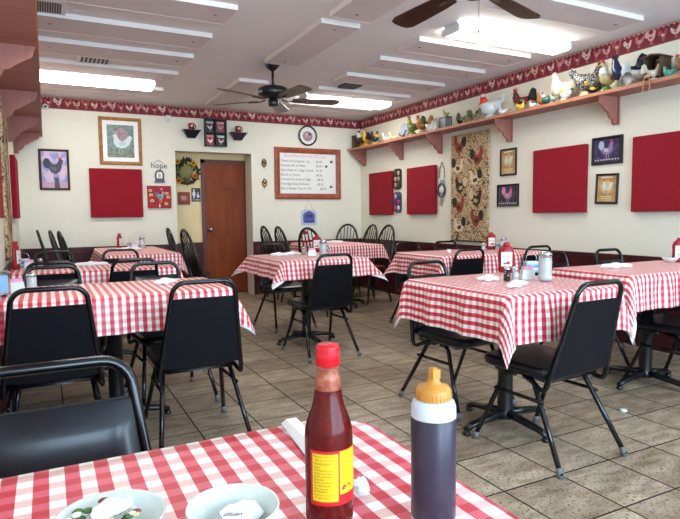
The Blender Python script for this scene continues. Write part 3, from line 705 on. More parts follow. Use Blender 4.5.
def chicken(name, cat, label, loc, h, rz, body, comb=RD, tail=None, kind='rooster', base=None, neck=None, wing=None, bmat=None, group=None):
    t = thing(name, label, cat, loc, rz, group or 'figurines on the right wall shelf')
    h *= 1.2 if h < .2 else 1.15; bm = bmat or cm(body, .25, coat=.5) if not bmat else bmat
    tl = cm(tail, .3, coat=.4) if tail else bm
    sp = {'rooster': SPR, 'hen': SPH, 'duck': SPD}[kind]; S = Matrix.Scale(h, 4)
    b = MB(); spine_body(b, sp, bm, 14, S)
    hd = sp[-3]
    if neck:
        spine_body(b, [(x, z, r*1.06, ry*1.06) for x, z, r, ry in sp[5:8]], cm(neck, .3), 14, S)
    b.build('body', t)
    for s_ in (-1, 1):
        MB().ell((-.06, s_*(.165 if kind != 'duck' else .17), .44 if kind == 'rooster' else (.4 if kind == 'hen' else .3)), (.15, .03, .09), cm(wing, .3) if wing else tl, 10, 6, S).build('wing', t)
    tb = MB()
    if kind == 'rooster':
        for q in range(7):
            s0 = (q-3)*.028; ht = .98-.1*abs(q-3); bx = -.30
            w_ = [(bx+.06, .5), (bx, .62), (bx-.08, ht-.12), (bx-.16, ht-.02), (bx-.24-.02*q, ht-.10), (bx-.27-.01*q, ht-.28), (bx-.2, ht-.2), (bx-.13, ht-.22), (bx-.1, .55), (bx, .42)]
            tb.prism(w_, s0-.012, s0+.012, tl, S @ Matrix.Rotation((q-3)*.12, 4, 'Z'), True)
    else:
        for q in range(5):
            s0 = (q-2)*.03; tz = sp[0][1]
            tb.prism([(-.22, tz-.14), (-.34, tz+.08), (-.40, tz+.15-.02*abs(q-2)), (-.5, tz+.11), (-.52, tz+.02), (-.44, tz-.12)], s0-.015, s0+.015, tl, S @ Matrix.Rotation((q-2)*.1, 4, 'Z'))
    tb.build('tail', t)
    hx, hz = hd[0], hd[1]
    if kind != 'duck':
        c_ = MB(); k = 1.0 if kind == 'rooster' else .7
        c_.prism([(hx-.09*k, hz+.03), (hx-.1*k, hz+.12*k), (hx-.05*k, hz+.09*k), (hx-.02, hz+.16*k), (hx+.02, hz+.1*k), (hx+.06*k, hz+.14*k), (hx+.08*k, hz+.04), (hx+.05, hz+.02)], -.016, .016, cm(comb, .3), S); c_.build('comb', t)
        MB().ell((hx+.055, -.02, hz-.09), (.03, .015, .05), cm(comb, .3), 8, 6, S).ell((hx+.055, .02, hz-.09), (.03, .015, .05), cm(comb, .3), 8, 6, S).build('wattle', t)
    bl = .09 if kind != 'duck' else .12
    MB().add([(hx+.04, -.02, hz+.02), (hx+.04, .02, hz+.02), (hx+.04, .02, hz-.03), (hx+.04, -.02, hz-.03), (hx+bl+.03, 0, hz-.012)], [(3, 2, 1, 0), (0, 1, 4), (1, 2, 4), (2, 3, 4), (3, 0, 4)], cm(YE if kind != 'duck' else OR, .3), False, S).build('beak', t)
    e = MB()
    for s_ in (-1, 1): e.ell((hx+.01, s_*.054*(1 if kind != 'duck' else 1.35), hz+.012), (.012, .006, .012), cm(BK, .2), 6, 4, S)
    e.build('eyes', t)
    if base: MB().lathe([(.25, 0), (.27, .03), (.22, .12), (.12, .2), (.02, .24)], cm(base, .3), 16, M4=S, sx=1, sy=.75).build('base', t)
    elif kind == 'rooster':
        lg = MB()
        for s_ in (-1, 1):
            lg.tube([tuple(h*k for k in p) for p in ((-.0, s_*.07, .26), (.01, s_*.07, .12), (.0, s_*.07, .02))], h*.018, cm(YE, .4), 6)
            for a in (-.5, 0, .5, PI): lg.tube([tuple(h*k for k in p) for p in ((0, s_*.07, .015), (.09*math.cos(a), s_*.07+.09*math.sin(a), .012))], h*.012, cm(YE, .4), 5)
        lg.build('legs', t)
    else: MB().lathe([(.16, 0), (.17, .02), (.13, .1), (.1, .18)], bm, 16, M4=S, sx=1.1).build('foot', t)
    return t
SH = SZ+.0225
def sx_(px): # shelf depth position from the measured spots (distance along the wall)
    return px
def F(name, cat, label, y, h, body, ang=180, x=4.5, **k):
    return chicken(name, cat, label, (x, y, SH), h, math.radians(ang), body, **k)
# directions: -90 shows its side to the room with the head towards the camera (right in the photo), 90 = head towards the back wall (left)
Rt, Lt = -52, 130
F('rooster_figurine', 'figurine', 'tall dark brown rooster with white head at the far left end of the shelf', 8.0, .26, (74, 50, 36), 200, neck=WH, comb=WH, tail=BK)
F('rooster_figurine', 'figurine', 'yellow rooster with pink comb, third from the back corner of the shelf', 7.83, .24, YE, 200, comb=(196, 92, 90), tail=BR, base=YE)
F('rooster_figurine', 'figurine', 'dark blue and yellow rooster beside the yellow rooster near the corner', 7.58, .18, (34, 36, 70), Rt, neck=YE, tail=BK, base=YE)
F('hen_figurine', 'figurine', 'small olive green hen left of the small white bird', 7.38, .10, (110, 120, 70), Lt, kind='hen')
F('duck_figurine', 'figurine', 'small white duck figurine between the olive hen and the cream chick', 7.25, .15, WH, Lt, kind='duck')
F('duck_figurine', 'figurine', 'small cream chick figurine left of the standing white plate', 7.08, .13, (214, 200, 160), Lt, kind='duck')
F('chick_figurine', 'figurine', 'small black and white bird in front of the standing white plate', 6.7, .10, BK, Rt, x=4.43, kind='duck', wing=WH)
F('rooster_figurine', 'figurine', 'green rooster with red head just right of the standing white plate', 6.56, .25, (120, 130, 50), Lt, neck=(150, 140, 60), tail=(80, 100, 50), base=(90, 110, 50))
F('rooster_figurine', 'figurine', 'orange and brown rooster between the green rooster and the clear plate', 6.36, .23, (170, 96, 48), Lt, tail=(196, 130, 60), neck=(206, 150, 80), base=(200, 190, 150))
F('hen_figurine', 'figurine', 'black and white hen in front of the clear glass plate', 6.08, .13, WH, Rt, x=4.43, kind='hen', tail=BK, wing=BK)
F('rooster_figurine', 'figurine', 'small dark rooster just right of the grey lantern box', 5.57, .11, (40, 34, 34), Lt, tail=BK)
for y, c_, a, lb in ((5.47, (196, 186, 140), Rt, 'first small cream rooster of three right of the small dark rooster'), (5.37, (150, 156, 104), Lt, 'middle small olive rooster of three left of the glass hen'), (5.26, (176, 170, 110), Rt, 'third small straw rooster, left of the glass hen')):
    F('rooster_figurine', 'figurine', lb, y, .135, c_, a, tail=(90, 100, 60))
gh = F('glass_hen', 'figurine', 'large milky glass hen with bright red and yellow head', 5.04, .29, (206, 218, 222), Lt, kind='hen', neck=(222, 60, 36), comb=(220, 30, 34), wing=(226, 180, 60), x=4.5)
F('glass_hen', 'figurine', 'small clear white hen right of the large red-headed glass hen', 4.84, .11, (222, 230, 232), Lt, kind='hen', comb=(226, 226, 226))
F('chick_figurine', 'figurine', 'tiny tan chick left of the dark red rooster', 4.68, .07, (190, 160, 110), Lt, kind='duck')
F('rooster_figurine', 'figurine', 'dark red rooster with a tall black tail left of the big white hen', 4.58, .23, (120, 30, 30), Lt, tail=(30, 40, 36), neck=(60, 30, 28))
F('hen_figurine', 'figurine', 'small yellow hen in front of the dark red rooster', 4.50, .09, YE, Rt, x=4.43, kind='hen', tail=(90, 110, 50))
F('hen_figurine', 'figurine', 'small white hen with black wing, right of the small yellow hen', 4.37, .08, WH, Lt, x=4.46, kind='hen', wing=BK, tail=BK)
F('hen_figurine', 'figurine', 'small tan hen standing beside the teal one at the left of big white hen', 4.24, .13, (170, 110, 60), Lt, x=4.46, kind='hen')
F('hen_figurine', 'figurine', 'small teal hen standing just left of the big white hen', 4.165, .12, (54, 96, 88), Lt, x=4.44, kind='hen', neck=WH)
F('hen_figurine', 'figurine', 'big plain white hen with pink comb, the largest white bird on the shelf', 4.03, .29, (236, 228, 206), Lt, x=4.52, kind='hen', comb=(206, 150, 146))
F('hen_figurine', 'figurine', 'small grey-green hen in front of the big white hen', 4.06, .09, (130, 146, 120), Lt, x=4.42, kind='hen')
F('hen_figurine', 'figurine', 'small white hen with yellow head and black tail below the speckled rooster', 3.92, .12, WH, Lt, x=4.42, kind='hen', neck=YE, comb=YE, tail=(36, 60, 50), wing=(40, 70, 60))
M['speck'] = mat('speckled_glaze', (206, 206, 200), .3, spots=95, col2=(30, 30, 34))
F('rooster_figurine', 'figurine', 'big black and white speckled rooster, tallest on the shelf', 3.74, .31, WH, Rt, x=4.53, kind='hen', bmat=M['speck'], base=(214, 200, 150))
F('duck_figurine', 'figurine', 'black and yellow duck at the foot of the speckled rooster', 3.63, .14, BK, Lt, x=4.42, kind='duck', neck=YE, wing=YE)
F('rooster_figurine', 'figurine', 'floral cream rooster with white head left of the dark blue rooster', 3.53, .25, (206, 190, 130), 180, base=(110, 130, 60), neck=WH, tail=OR, wing=(190, 110, 60))
F('rooster_figurine', 'figurine', 'dark blue rooster bending forward with a full tail', 3.375, .27, (32, 44, 82), Lt, x=4.5, tail=(28, 36, 66), wing=(40, 70, 90), comb=(70, 30, 40), base=(110, 120, 60))
F('rooster_figurine', 'figurine', 'white rooster with a red comb beside the wooden coop box', 3.22, .2, (226, 230, 232), Rt, x=4.52, comb=RD)
F('rooster_figurine', 'figurine', 'cream rooster sitting inside the small wooden coop box', 3.055, .13, (232, 222, 200), Rt, x=4.46, comb=(150, 60, 50), base=(226, 216, 196))
F('hen_figurine', 'figurine', 'teal hen right of the wooden coop box', 2.93, .09, (70, 160, 138), Lt, x=4.45, kind='hen', comb=(40, 60, 60))
F('rooster_figurine', 'figurine', 'brown rooster cut by the right edge of the photo', 2.85, .15, (140, 100, 56), Lt, x=4.5, tail=BR)
# plates, boxes and lantern on the shelf
def plate(label, y, r, m, rimm, x=4.56, spots=False):
    t = thing('display_plate', label, 'plate', (x, y, SH+r*.98), 0, None)
    Rm = Matrix.Rotation(-PI/2+.15, 4, 'Y')
    MB().lathe([(.001, .001), (r*.62, .001), (r*.7, .005), (r, .012), (r, .015), (r*.68, .009), (.001, .005)], m, 32, M4=Rm).build('dish', t)
    if r < .08: MB().lathe([(r*.42, .0055), (r*.42, .0075), (.001, .0085)], cm((44, 42, 46), .4), 20, M4=Rm).build('dark_centre', t)
    MB().lathe([(r*.86, .0115), (r*.96, .0145), (r*.96, .0165), (r*.86, .0135)], rimm, 32, M4=Rm).build('rim_band', t)
plate('white plate with blue rim standing against the wall on the shelf', 6.86, .115, M['white'], cm((170, 186, 206), .3))
plate('grey-white plate with dotted rim standing on the shelf behind the black and white hen', 6.15, .095, cm((206, 208, 204), .3), cm((90, 92, 92), .3))
plate('small cream plate with dark centre bird leaning right of the blue rooster', 3.28, .062, cm((226, 222, 206), .3), cm((40, 40, 44), .3), x=4.43)
lt = thing('lantern_box', 'grey slatted lantern box right of the clear glass plate', 'lantern', (4.5, 5.85, SH), 0)
b = MB(); b.box((-.05, -.07, 0), (.05, .07, .012), cm((96, 98, 100))); b.box((-.05, -.07, .14), (.05, .07, .155), cm((96, 98, 100)))
for y in (-.064, .064):
    for x in (-.044, .044): b.box((x-.006, y-.006, .012), (x+.006, y+.006, .14), cm((96, 98, 100)))
b.build('frame', lt)
b = MB(); b.box((-.036, -.055, .014), (.036, .055, .138), cm((130, 132, 134))); b.build('panel', lt)
MB().tube([(0, -.05, .155), (0, -.03, .2), (0, 0, .215), (0, .03, .2), (0, .05, .155)], .003, cm(BK), 6).build('handle', lt)
chicken('bird_figurine', 'figurine', 'yellow-green bird standing on top of the grey lantern box', (4.5, 5.84, SH+.1555), .085, math.radians(Lt), (190, 176, 60), kind='duck')
cb_ = thing('wooden_box', 'narrow dark brown wooden box at the very back corner of the right shelf', 'box', (4.5, 8.15, SH))
MB().box((-.06, -.045, 0), (.06, .045, .2), cm((84, 62, 46), .6)).build('case', cb_); MB().box((-.066, -.05, .2), (.066, .05, .212), cm((60, 44, 34), .6)).build('lid', cb_)
cp = thing('coop_box', 'little dark wooden coop with pitched roof near the right end of the shelf', 'coop', (4.49, 3.06, SH)); cw = wood('weathered_coop_wood', (70, 52, 40), (98, 76, 58), .7)
MB().box((-.06, -.075, 0), (.08, .075, .008), cw).build('floor_board', cp)
MB().box((.07, -.075, .008), (.08, .075, .19), cw).build('back_board', cp)
for s_ in (-1, 1): MB().box((-.06, s_*.07-.005, .008), (.07, s_*.07+.005, .19), cw).build('side_board', cp)
b = MB(); b.prism([(-.085, .19), (0, .206), (.085, .19), (.085, .2), (0, .218), (-.085, .2)], -.085, .085, cw, Matrix.Rotation(-PI/2, 4, 'Z')); b.build('roof', cp)
b = MB()
for s_ in (-1, 1): b.tube([(4.375, 3.06+s_*.022, SH+.03), (4.368, 3.06+s_*.025, SH-.02), (4.37, 3.06+s_*.03, SH-.07)], .006, cm((176, 120, 96)), 6).ell((4.366, 3.06+s_*.032, SH-.075), (.012, .01, .008), cm((176, 120, 96)))
b.ell((4.375, 3.06, SH+.035), (.016, .03, .016), cm((190, 150, 120)))
tag(b.build('dangling_legs_ornament'), 'small ornament with legs dangling over the shelf edge in front of the coop', 'ornament')
tag(MB().ell((-.22, 5.6, SH+.05), (.05, .06, .05), cm((200, 190, 160))).ell((-.22, 5.6, SH+.11), (.03, .03, .035), cm((200, 190, 160))).build('bird_figurine'), 'pale bird figurine on the left shelf', 'figurine')
# small things hanging by the left shelf
tag(MB().lathe([(.035, 0), (.037, .01), (.03, .02), (.001, .022)], M['white'], 20, M4=Matrix.Rotation(PI/2, 4, 'X')).lathe([(.012, .0221), (.014, .024), (.001, .026)], cm(BK), 14, M4=Matrix.Rotation(PI/2, 4, 'X')).build('security_camera', None, (.058, YB-.006, 2.6)), 'small round white disc with dark centre high at the back left corner', 'camera')

# ------------------------------------------------------------------ wall things. local x right, z up, -y towards the room
def place(t, side, u, z):
    if side == 'B': t.location = (u, YB, z); t.rotation_euler = (0, 0, 0)
    if side == 'R': t.location = (XR, u, z); t.rotation_euler = (0, 0, -PI/2)
    if side == 'L': t.location = (XL, u, z); t.rotation_euler = (0, 0, PI/2)
    if side == 'H': t.location = (u, YR, z)
    return t
def wthing(name, label, cat, side, u, z, group=None): return place(thing(name, label, cat, group=group), side, u, z)
def frame_mesh(w, h, fw, m, dep=.022):
    b = MB(); a, c = w/2, h/2
    o_ = [(-a, -c), (a, -c), (a, c), (-a, c)]; i_ = [(-a+fw, -c+fw), (a-fw, -c+fw), (a-fw, c-fw), (-a+fw, c-fw)]; q = [(-a+fw*.35, -c+fw*.35), (a-fw*.35, -c+fw*.35), (a-fw*.35, c-fw*.35), (-a+fw*.35, c-fw*.35)]
    vs = [(x, 0, z) for x, z in o_]+[(x, -dep*.75, z) for x, z in o_]+[(x, -dep, z) for x, z in q]+[(x, -dep*.55, z) for x, z in i_]+[(x, 0, z) for x, z in i_]
    fs = []
    for l_ in range(4):
        for i in range(4): fs.append((l_*4+i, l_*4+(i+1) % 4, l_*4+4+(i+1) % 4, l_*4+4+i))
    return b.add(vs, fs, m)
def picture(name, label, side, u, z, w, h, fw, fm, art, mat_=None, matw=0, group=None, tilt=0):
    t = wthing(name, label, 'picture', side, u, z, group); t.rotation_euler.y = tilt
    frame_mesh(w, h, fw, fm).build('frame', t)
    a, c = w/2-fw, h/2-fw
    if mat_:
        MB().box((-a, -.009, -c), (a, -.001, c), mat_).build('mat_board', t); a -= matw; c -= matw
    b = MB(); art(b, a, c, -.0095 if mat_ else -.008); b.build('print', t)
    return t
def ngon(cx, cz, rx, rz, n=16): return [(cx+rx*math.cos(2*PI*i/n), cz+rz*math.sin(2*PI*i/n)) for i in range(n)]
def bgd(b, a, c, y, m): b.box((-a, y, -c), (a, y+.004, c), m)
def art_sky(b, a, c, y):
    bgd(b, a, c, y, mat('painted_sky', (150, 150, 206), .5, col2=(214, 190, 214), scale=9))
    b.flat(ngon(-.4*a, .55*c, .3*a, .16*c), y-.0003, cm((216, 200, 224))); b.flat(ngon(.6*a, -.1*c, .3*a, .3*c), y-.0003, cm((226, 190, 206)))
    b.flat([(-a, -c), (a, -c), (a, -.72*c), (.3*a, -.62*c), (-.4*a, -.7*c), (-a, -.6*c)], y-.0004, cm((190, 150, 170)))
    b.flat([(-.05*a, -c), (.4*a, -c), (.3*a, -.45*c), (.0, -.42*c)], y-.0006, cm((40, 30, 36)))
    bird2d(b, .03*a, -.5*c, 1.15*c, y-.001, cm((44, 38, 52)), cm((196, 40, 60)), cm((60, 50, 50)), mwing=cm((84, 74, 96)), mtail=cm((28, 24, 34)))
def art_white(b, a, c, y):
    bgd(b, a, c, y, mat('painted_garden', (128, 150, 144), .5, col2=(104, 124, 120), scale=26))
    b.flat(ngon(.1*a, .35*c, .5*a, .5*c), y-.0003, mat('painted_blossom', (176, 140, 148), .5, col2=(140, 120, 128), scale=60))
    b.flat([(-a, -c), (a, -c), (a, -.62*c), (-a, -.5*c)], y-.0004, mat('painted_ground', (130, 140, 122), .5, col2=(96, 110, 96), scale=30))
    bird2d(b, .05*a, -.8*c, 1.35*c, y-.001, cm((214, 228, 224)), cm((206, 150, 160)), cm((176, 170, 150)), True, True, cm((184, 206, 206)))
def art_dark(c1, c2, bgc, flip=False, floor=(200, 190, 200)):
    def f(b, a, c, y):
        bgd(b, a, c, y, mat('painted_ground_%d_%d' % (bgc[0], bgc[2]), bgc, .5, col2=tuple(min(255, int(v*1.35+10)) for v in bgc), scale=20))
        for i in range(9): b.flat(ngon(-a+2*a*(i+.5)/9, -c*.84, a*.07, c*.07, 8), y-.0003, cm(floor))
        s = min(2*a, 2*c)*.9
        bird2d(b, 0, -.85*c, s, y-.001, cm(c1), cm((170, 60, 80)), cm((170, 160, 160)), True, flip, cm(c2), cm(c2))
    return f
def art_poster(b, a, c, y):
    bgd(b, a, c, y, mat('poster_paper', (196, 158, 110), .6, col2=(176, 136, 90), scale=12))
    b.flat(ngon(0, .12*c, .66*a, .5*c, 20), y-.0003, cm((214, 190, 140)))
    bird2d(b, 0, -.42*c, 1.35*a, y-.001, cm((216, 226, 206)), cm((170, 80, 60)), cm((120, 90, 60)), True, True, cm((190, 206, 184)))
    for i in range(3): b.box((-.7*a+.1*i*a, y-.002, -.62*c-.14*i*c), (.7*a-.1*i*a, y-.0005, -.55*c-.14*i*c), cm((226, 206, 150)))
    b.box((-.6*a, y-.002, .84*c), (.6*a, y-.0005, .92*c), cm((236, 226, 200)))
picture('framed_picture', 'brown framed picture of a dark rooster against a violet sky, far left', 'B', .126, 1.81, .352, .52, .028, M['dframe'], art_sky)
picture('framed_picture', 'large oak framed white hen print with white mat on back wall', 'B', .94, 2.21, .54, .63, .045, M['oak'], art_white, M['paper'], .055)
picture('framed_picture', 'small black framed tan hen picture above the pink one, right of tapestry', 'R', 4.883, 1.76, .25, .30, .02, M['bframe'], art_poster)
picture('framed_picture', 'black framed pink and purple hen picture right of the tapestry, lower of two', 'R', 4.885, 1.39, .335, .25, .02, M['bframe'], art_dark((190, 120, 160), (214, 150, 186), (50, 40, 54)))
picture('framed_picture', 'dark framed purple hen picture between the two near red panels, upper of two', 'R', 3.615, 1.757, .325, .255, .028, M['bframe'], art_dark((150, 120, 160), (176, 190, 214), (44, 38, 70)))
picture('framed_picture', 'slightly tilted black framed tan poster with a pale hen, between near red panels', 'R', 3.608, 1.405, .235, .28, .02, M['bframe'], art_poster, tilt=.035)

def red_panel(side, u, label):
    t = wthing('acoustic_wall_panel', label, 'wall panel', side, u, 1.515, 'red fabric wall panels'); w, h = .66, .65
    rb_ = MB(); rb_.box((-w/2, -.05, -h/2), (w/2, -.001, h/2), M['red'], bev=.006); rb_.build('fabric_panel', t)
red_panel('B', .863, 'red fabric panel on the back wall below the oak framed picture')
red_panel('R', 7.595, 'red fabric panel on the right wall nearest the back corner')
red_panel('R', 6.525, 'red fabric panel between the egg plaques and the hanging wreath')
red_panel('R', 4.15, 'red fabric panel on the right wall between the two pairs of small frames')
red_panel('R', 3.0, 'red fabric panel at the right edge of the photo')
red_panel('L', 7.1, 'red fabric panel on the left wall farther from the camera, beyond the printed hanging')
red_panel('L', 4.25, 'red fabric panel at the left edge of the photo, nearer the camera')
def tapestry(side, u, w, label):
    t = wthing('fabric_hanging', label, 'tapestry', side, u, 1.515); h = 1.31
    b = MB(); b.box((-w/2, -.028, -h/2), (w/2, -.001, h/2), M['chz'], bev=.004)
    rr = random.Random(3); y = -.0285
    for r_ in range(5):
        for c_ in range(2):
            x = -w*.24+c_*w*.44+rr.uniform(-.03, .03); z = -h/2+.03+r_*.245+c_*.08; s = .27
            if z+s > h/2: continue
            k = (r_+c_) % 3
            bird2d(b, x, z, s, y-.0004*(r_+1), cm([(226, 206, 170), (150, 62, 40), (44, 38, 34)][k], .8), cm((170, 36, 34), .8), cm((120, 96, 60), .8), c_ == 0 and k == 0, (r_ % 2) == 0, cm([(70, 60, 50), (60, 40, 30), (190, 160, 110)][k], .8), cm([(36, 32, 30), (40, 44, 40), (214, 190, 150)][k], .8))
    b.build('printed_cloth', t)
    MB().box((-w/2-.004, -.03, -h/2-.012), (w/2+.004, 0, -h/2), cm((60, 50, 36), .8)).build('bottom_hem', t)
tapestry('R', 5.535, .685, 'tall tan hanging printed with roosters on the right wall')
tapestry('L', 5.7, .7, 'printed rooster hanging seen edge-on on the left wall')

def egg(u, z, base, cols, label):
    t = wthing('egg_tray_plaque', label, 'plaque', 'R', u, z, 'egg tray plaques')
    w, h, r = .19, .30, .05; p = []
    for cx, cz, a0 in ((w/2-r, h/2-r, 0), (-w/2+r, h/2-r, 90), (-w/2+r, -h/2+r, 180), (w/2-r, -h/2+r, 270)):
        for i in range(5): a = math.radians(a0+22.5*i); p.append((cx+r*math.cos(a), cz+r*math.sin(a)))
    MB().prism(p, -.022, -.001, cm(base, .4)).build('tray', t)
    for i in range(6): MB().ell(((i % 2-.5)*.082, -.022, (i//2-1)*.085), (.027, .015, .036), cm(cols[i % len(cols)], .3), 10, 6).build('egg', t)
egg(7.145, 1.71, BK, [(190, 160, 110), (90, 70, 60), (206, 190, 160)], 'black egg tray plaque hanging between two red panels, upper one')
egg(7.145, 1.37, (70, 66, 96), [(190, 60, 60), (206, 206, 214), (60, 60, 110)], 'blue-grey egg tray plaque between two red panels, lower one')
# hanging wreath ornament
t = wthing('hanging_ornament', 'hanging ornament with beaded loop and small wreath left of the tapestry', 'ornament', 'R', 6.09, 1.55)
b = MB(); b.tube([(-.06, -.01, .12), (-.05, -.01, .22), (0, -.01, .32), (.05, -.01, .22), (.06, -.01, .12)], .004, cm((120, 90, 70)), 6)
for i in range(9): b.ell((-.06+.12*i/8, -.01, .12+.19*math.sin(PI*i/8)), (.008, .008, .008), cm((90, 60, 50)), 6, 4)
b.build('beaded_loop', t)
MB().box((-.045, -.018, .08), (.045, -.004, .12), cm((230, 226, 214))).box((-.03, -.017, -.02), (.06, -.006, .08), cm((150, 160, 170))).build('cloth_bow', t)
MB().tube([(.0+.07*math.cos(2*PI*i/20), -.014, -.05+.085*math.sin(2*PI*i/20)) for i in range(20)], .012, cm((60, 60, 66)), 8, closed=True).build('ring', t)
MB().lathe([(.001, 0), (.055, 0), (.05, .012), (.001, .02)], cm((226, 222, 206)), 16, M4=Matrix.Translation((0, -.006, -.05)) @ Matrix.Rotation(PI/2, 4, 'X')).build('white_disc', t)
b = MB()
for x, q in ((-.03, -.24), (0, -.26), (.03, -.22)): b.tube([(x*.4, -.012, -.13), (x, -.012, q)], .006, cm((176, 156, 140)), 6)
b.build('tassel', t)

# back wall signs
t = wthing('word_sign', 'black wire sign reading hope hanging above the small arch plaque', 'sign', 'B', 1.43, 1.88)
MB().text('hope', 0, -.015, .11, -.008, cm(BK), 'CENTER').build('lettering', t); MB().tube([(-.07, -.006, .05), (0, -.006, .1), (.07, -.006, .05)], .002, cm(BK), 5).build('wire_hanger', t)
t = wthing('arch_plaque', 'small black arched plaque with white centre below the hope sign', 'plaque', 'B', 1.43, 1.755)
MB().prism([(-.06, -.07), (.06, -.07), (.06, .03), (.045, .07), (.02, .088), (-.02, .088), (-.045, .07), (-.06, .03)], -.015, -.001, cm((40, 38, 34))).build('frame', t)
MB().prism([(-.04, -.03), (.04, -.03), (.04, .03), (.025, .058), (-.025, .058), (-.04, .03)], -.018, -.015, cm((232, 226, 210))).box((-.012, -.02, -.012), (.014, -.018, .03), cm((190, 160, 140))).build('centre_panel', t)
MB().box((-.07, -.025, -.085), (.07, -.001, -.068), cm((40, 38, 34))).build('ledge', t)
t = wthing('square_picture', 'square red canvas with a rooster and sunflowers left of the doorway', 'picture', 'B', 1.418, 1.466)
MB().box((-.16, -.025, -.155), (.16, -.001, .155), cm((160, 24, 34), .6)).build('canvas', t)
b = MB(); bird2d(b, .01, -.07, .15, -.026, cm((130, 130, 150)), cm((214, 60, 50)), cm((214, 180, 90)), mwing=cm((60, 60, 80)), mtail=cm((40, 44, 56)))
for x, z in ((-.12, .09), (-.11, .03), (-.1, -.05), (.1, .05), (.12, .0), (.09, -.09)):
    b.flat(ngon(x, z, .028, .02, 10)[::-1], -.0262, cm((222, 160, 60))); b.flat(ngon(x, z, .011, .009, 8)[::-1], -.0268, cm((110, 50, 30)))
b.flat(ngon(0, -.12, .01, .03, 8)[::-1], -.0262, cm((226, 190, 160))); b.flat(ngon(.03, .11, .01, .01, 8)[::-1], -.0262, cm((226, 220, 210)))
b.build('painted_design', t)
t = wthing('wall_sensor', 'small white sensor box high on the back wall right of oak picture', 'sensor', 'B', 1.575, 2.55)
MB().box((-.035, -.03, -.045), (.035, -.001, .045), M['fix'], bev=.006).build('case', t); MB().ell((0, -.03, -.015), (.015, .006, .015), cm((200, 200, 200)), 8, 5).build('lens', t)
def corner_shelf(u, label, l2):
    t = wthing('small_wall_shelf', label, 'shelf', 'B', u, 2.345, 'small black display shelves')
    MB().add([(-.12, -.1, .055), (.12, -.1, .055), (.12, -.001, .055), (-.12, -.001, .055), (-.055, -.045, -.045), (.055, -.045, -.045), (.055, -.001, -.045), (-.055, -.001, -.045)], [(0, 1, 2, 3), (7, 6, 5, 4), (4, 5, 1, 0), (5, 6, 2, 1), (6, 7, 3, 2), (7, 4, 0, 3)], cm(BK, .3)).build('tapered_body', t)
    MB().box((-.128, -.106, .055), (.128, -.001, .065), cm(BK, .3)).build('top_ledge', t)
    m = thing('mug', l2, 'mug', (u, YB-.055, 2.4105), 0, 'red rooster mugs on small black shelves')
    MB().lathe([(.036, 0), (.04, .01), (.04, .085), (.042, .09), (.036, .09), (.034, .02), (.001, .015)], cm((150, 26, 40), .25), 20).build('cup', m)
    MB().tube([(.036, 0, .075), (.06, 0, .07), (.064, 0, .045), (.056, 0, .025), (.036, 0, .02)], .006, cm((150, 26, 40), .25), 8).build('handle', m)
    b = MB(); b.ell((-.004, -.0385, .052), (.018, .006, .016), cm((230, 210, 190)), 8, 5); b.ell((.01, -.038, .066), (.009, .006, .01), cm((230, 210, 190)), 6, 4); b.build('bird_print', m)
corner_shelf(1.88, 'small black tapered shelf left of the shadow box', 'red rooster mug on the left small black shelf')
corner_shelf(2.56, 'small black tapered shelf right of the shadow box', 'red rooster mug on the right small black shelf')
t = wthing('shadow_box', 'black four-compartment shadow box above the doorway', 'shadow box', 'B', 2.228, 2.39)
b = MB(); w_, h_ = .158, .195
for a, c in (((-w_, -h_), (-w_+.016, h_)), ((w_-.016, -h_), (w_, h_)), ((-w_, -h_), (w_, -h_+.016)), ((-w_, h_-.016), (w_, h_)), ((-.008, -h_), (.008, h_)), ((-w_, -.008), (w_, .008))): b.box((a[0], -.07, a[1]), (c[0], -.001, c[1]), cm((40, 44, 40), .5))
b.build('frame', t); MB().box((-w_+.01, -.008, -h_+.01), (w_-.01, -.001, h_-.01), cm((20, 18, 20), .7)).build('back_board', t)
for cx, cz, c1, c2, cap in ((-.077, .092, BK, (214, 196, 180), (176, 180, 184)), (.077, .092, (150, 70, 84), (200, 140, 146), (206, 150, 150)), (-.077, -.1, (176, 30, 50), WH, (206, 130, 130)), (.077, -.1, BK, (214, 196, 170), (196, 196, 196))):
    s_ = MB(); s_.box((cx-.055, -.03, cz-.075), (cx+.055, -.008, cz+.07), cm(c1, .4)); s_.box((cx-.05, -.034, cz+.035), (cx+.05, -.03, cz+.066), cm(cap, .4)); bird2d(s_, cx, cz-.065, .09, -.031, cm(c2), cm(RD), cm(c2), True, cx > 0); s_.build('miniature', t)
def oval(u, z, c_, label):
    t = wthing('oval_plaque', label, 'plaque', 'B', u, z, 'small oval plaques')
    MB().prism(ngon(0, 0, .042, .06, 18), -.012, -.001, cm(BK, .4)).build('plate', t)
    b = MB(); b.prism(ngon(0, 0, .03, .045, 16), -.014, -.012, cm(c_, .4)); bird2d(b, 0, -.035, .065, -.0145, cm((40, 36, 34)), cm(RD), cm(BK)); b.build('painted_centre', t)
    MB().tube([(-.02, -.005, .052), (0, -.004, .09), (.02, -.005, .052)], .002, cm(BK), 5).ell((0, -.006, -.07), (.01, .006, .014), cm((180, 130, 60)), 6, 4).build('hanging_cord', t)
oval(2.965, 1.985, (150, 130, 60), 'small dark oval plaque right of the doorway, upper of two'); oval(2.968, 1.685, (216, 176, 70), 'small yellow oval plaque right of the doorway, lower of two')
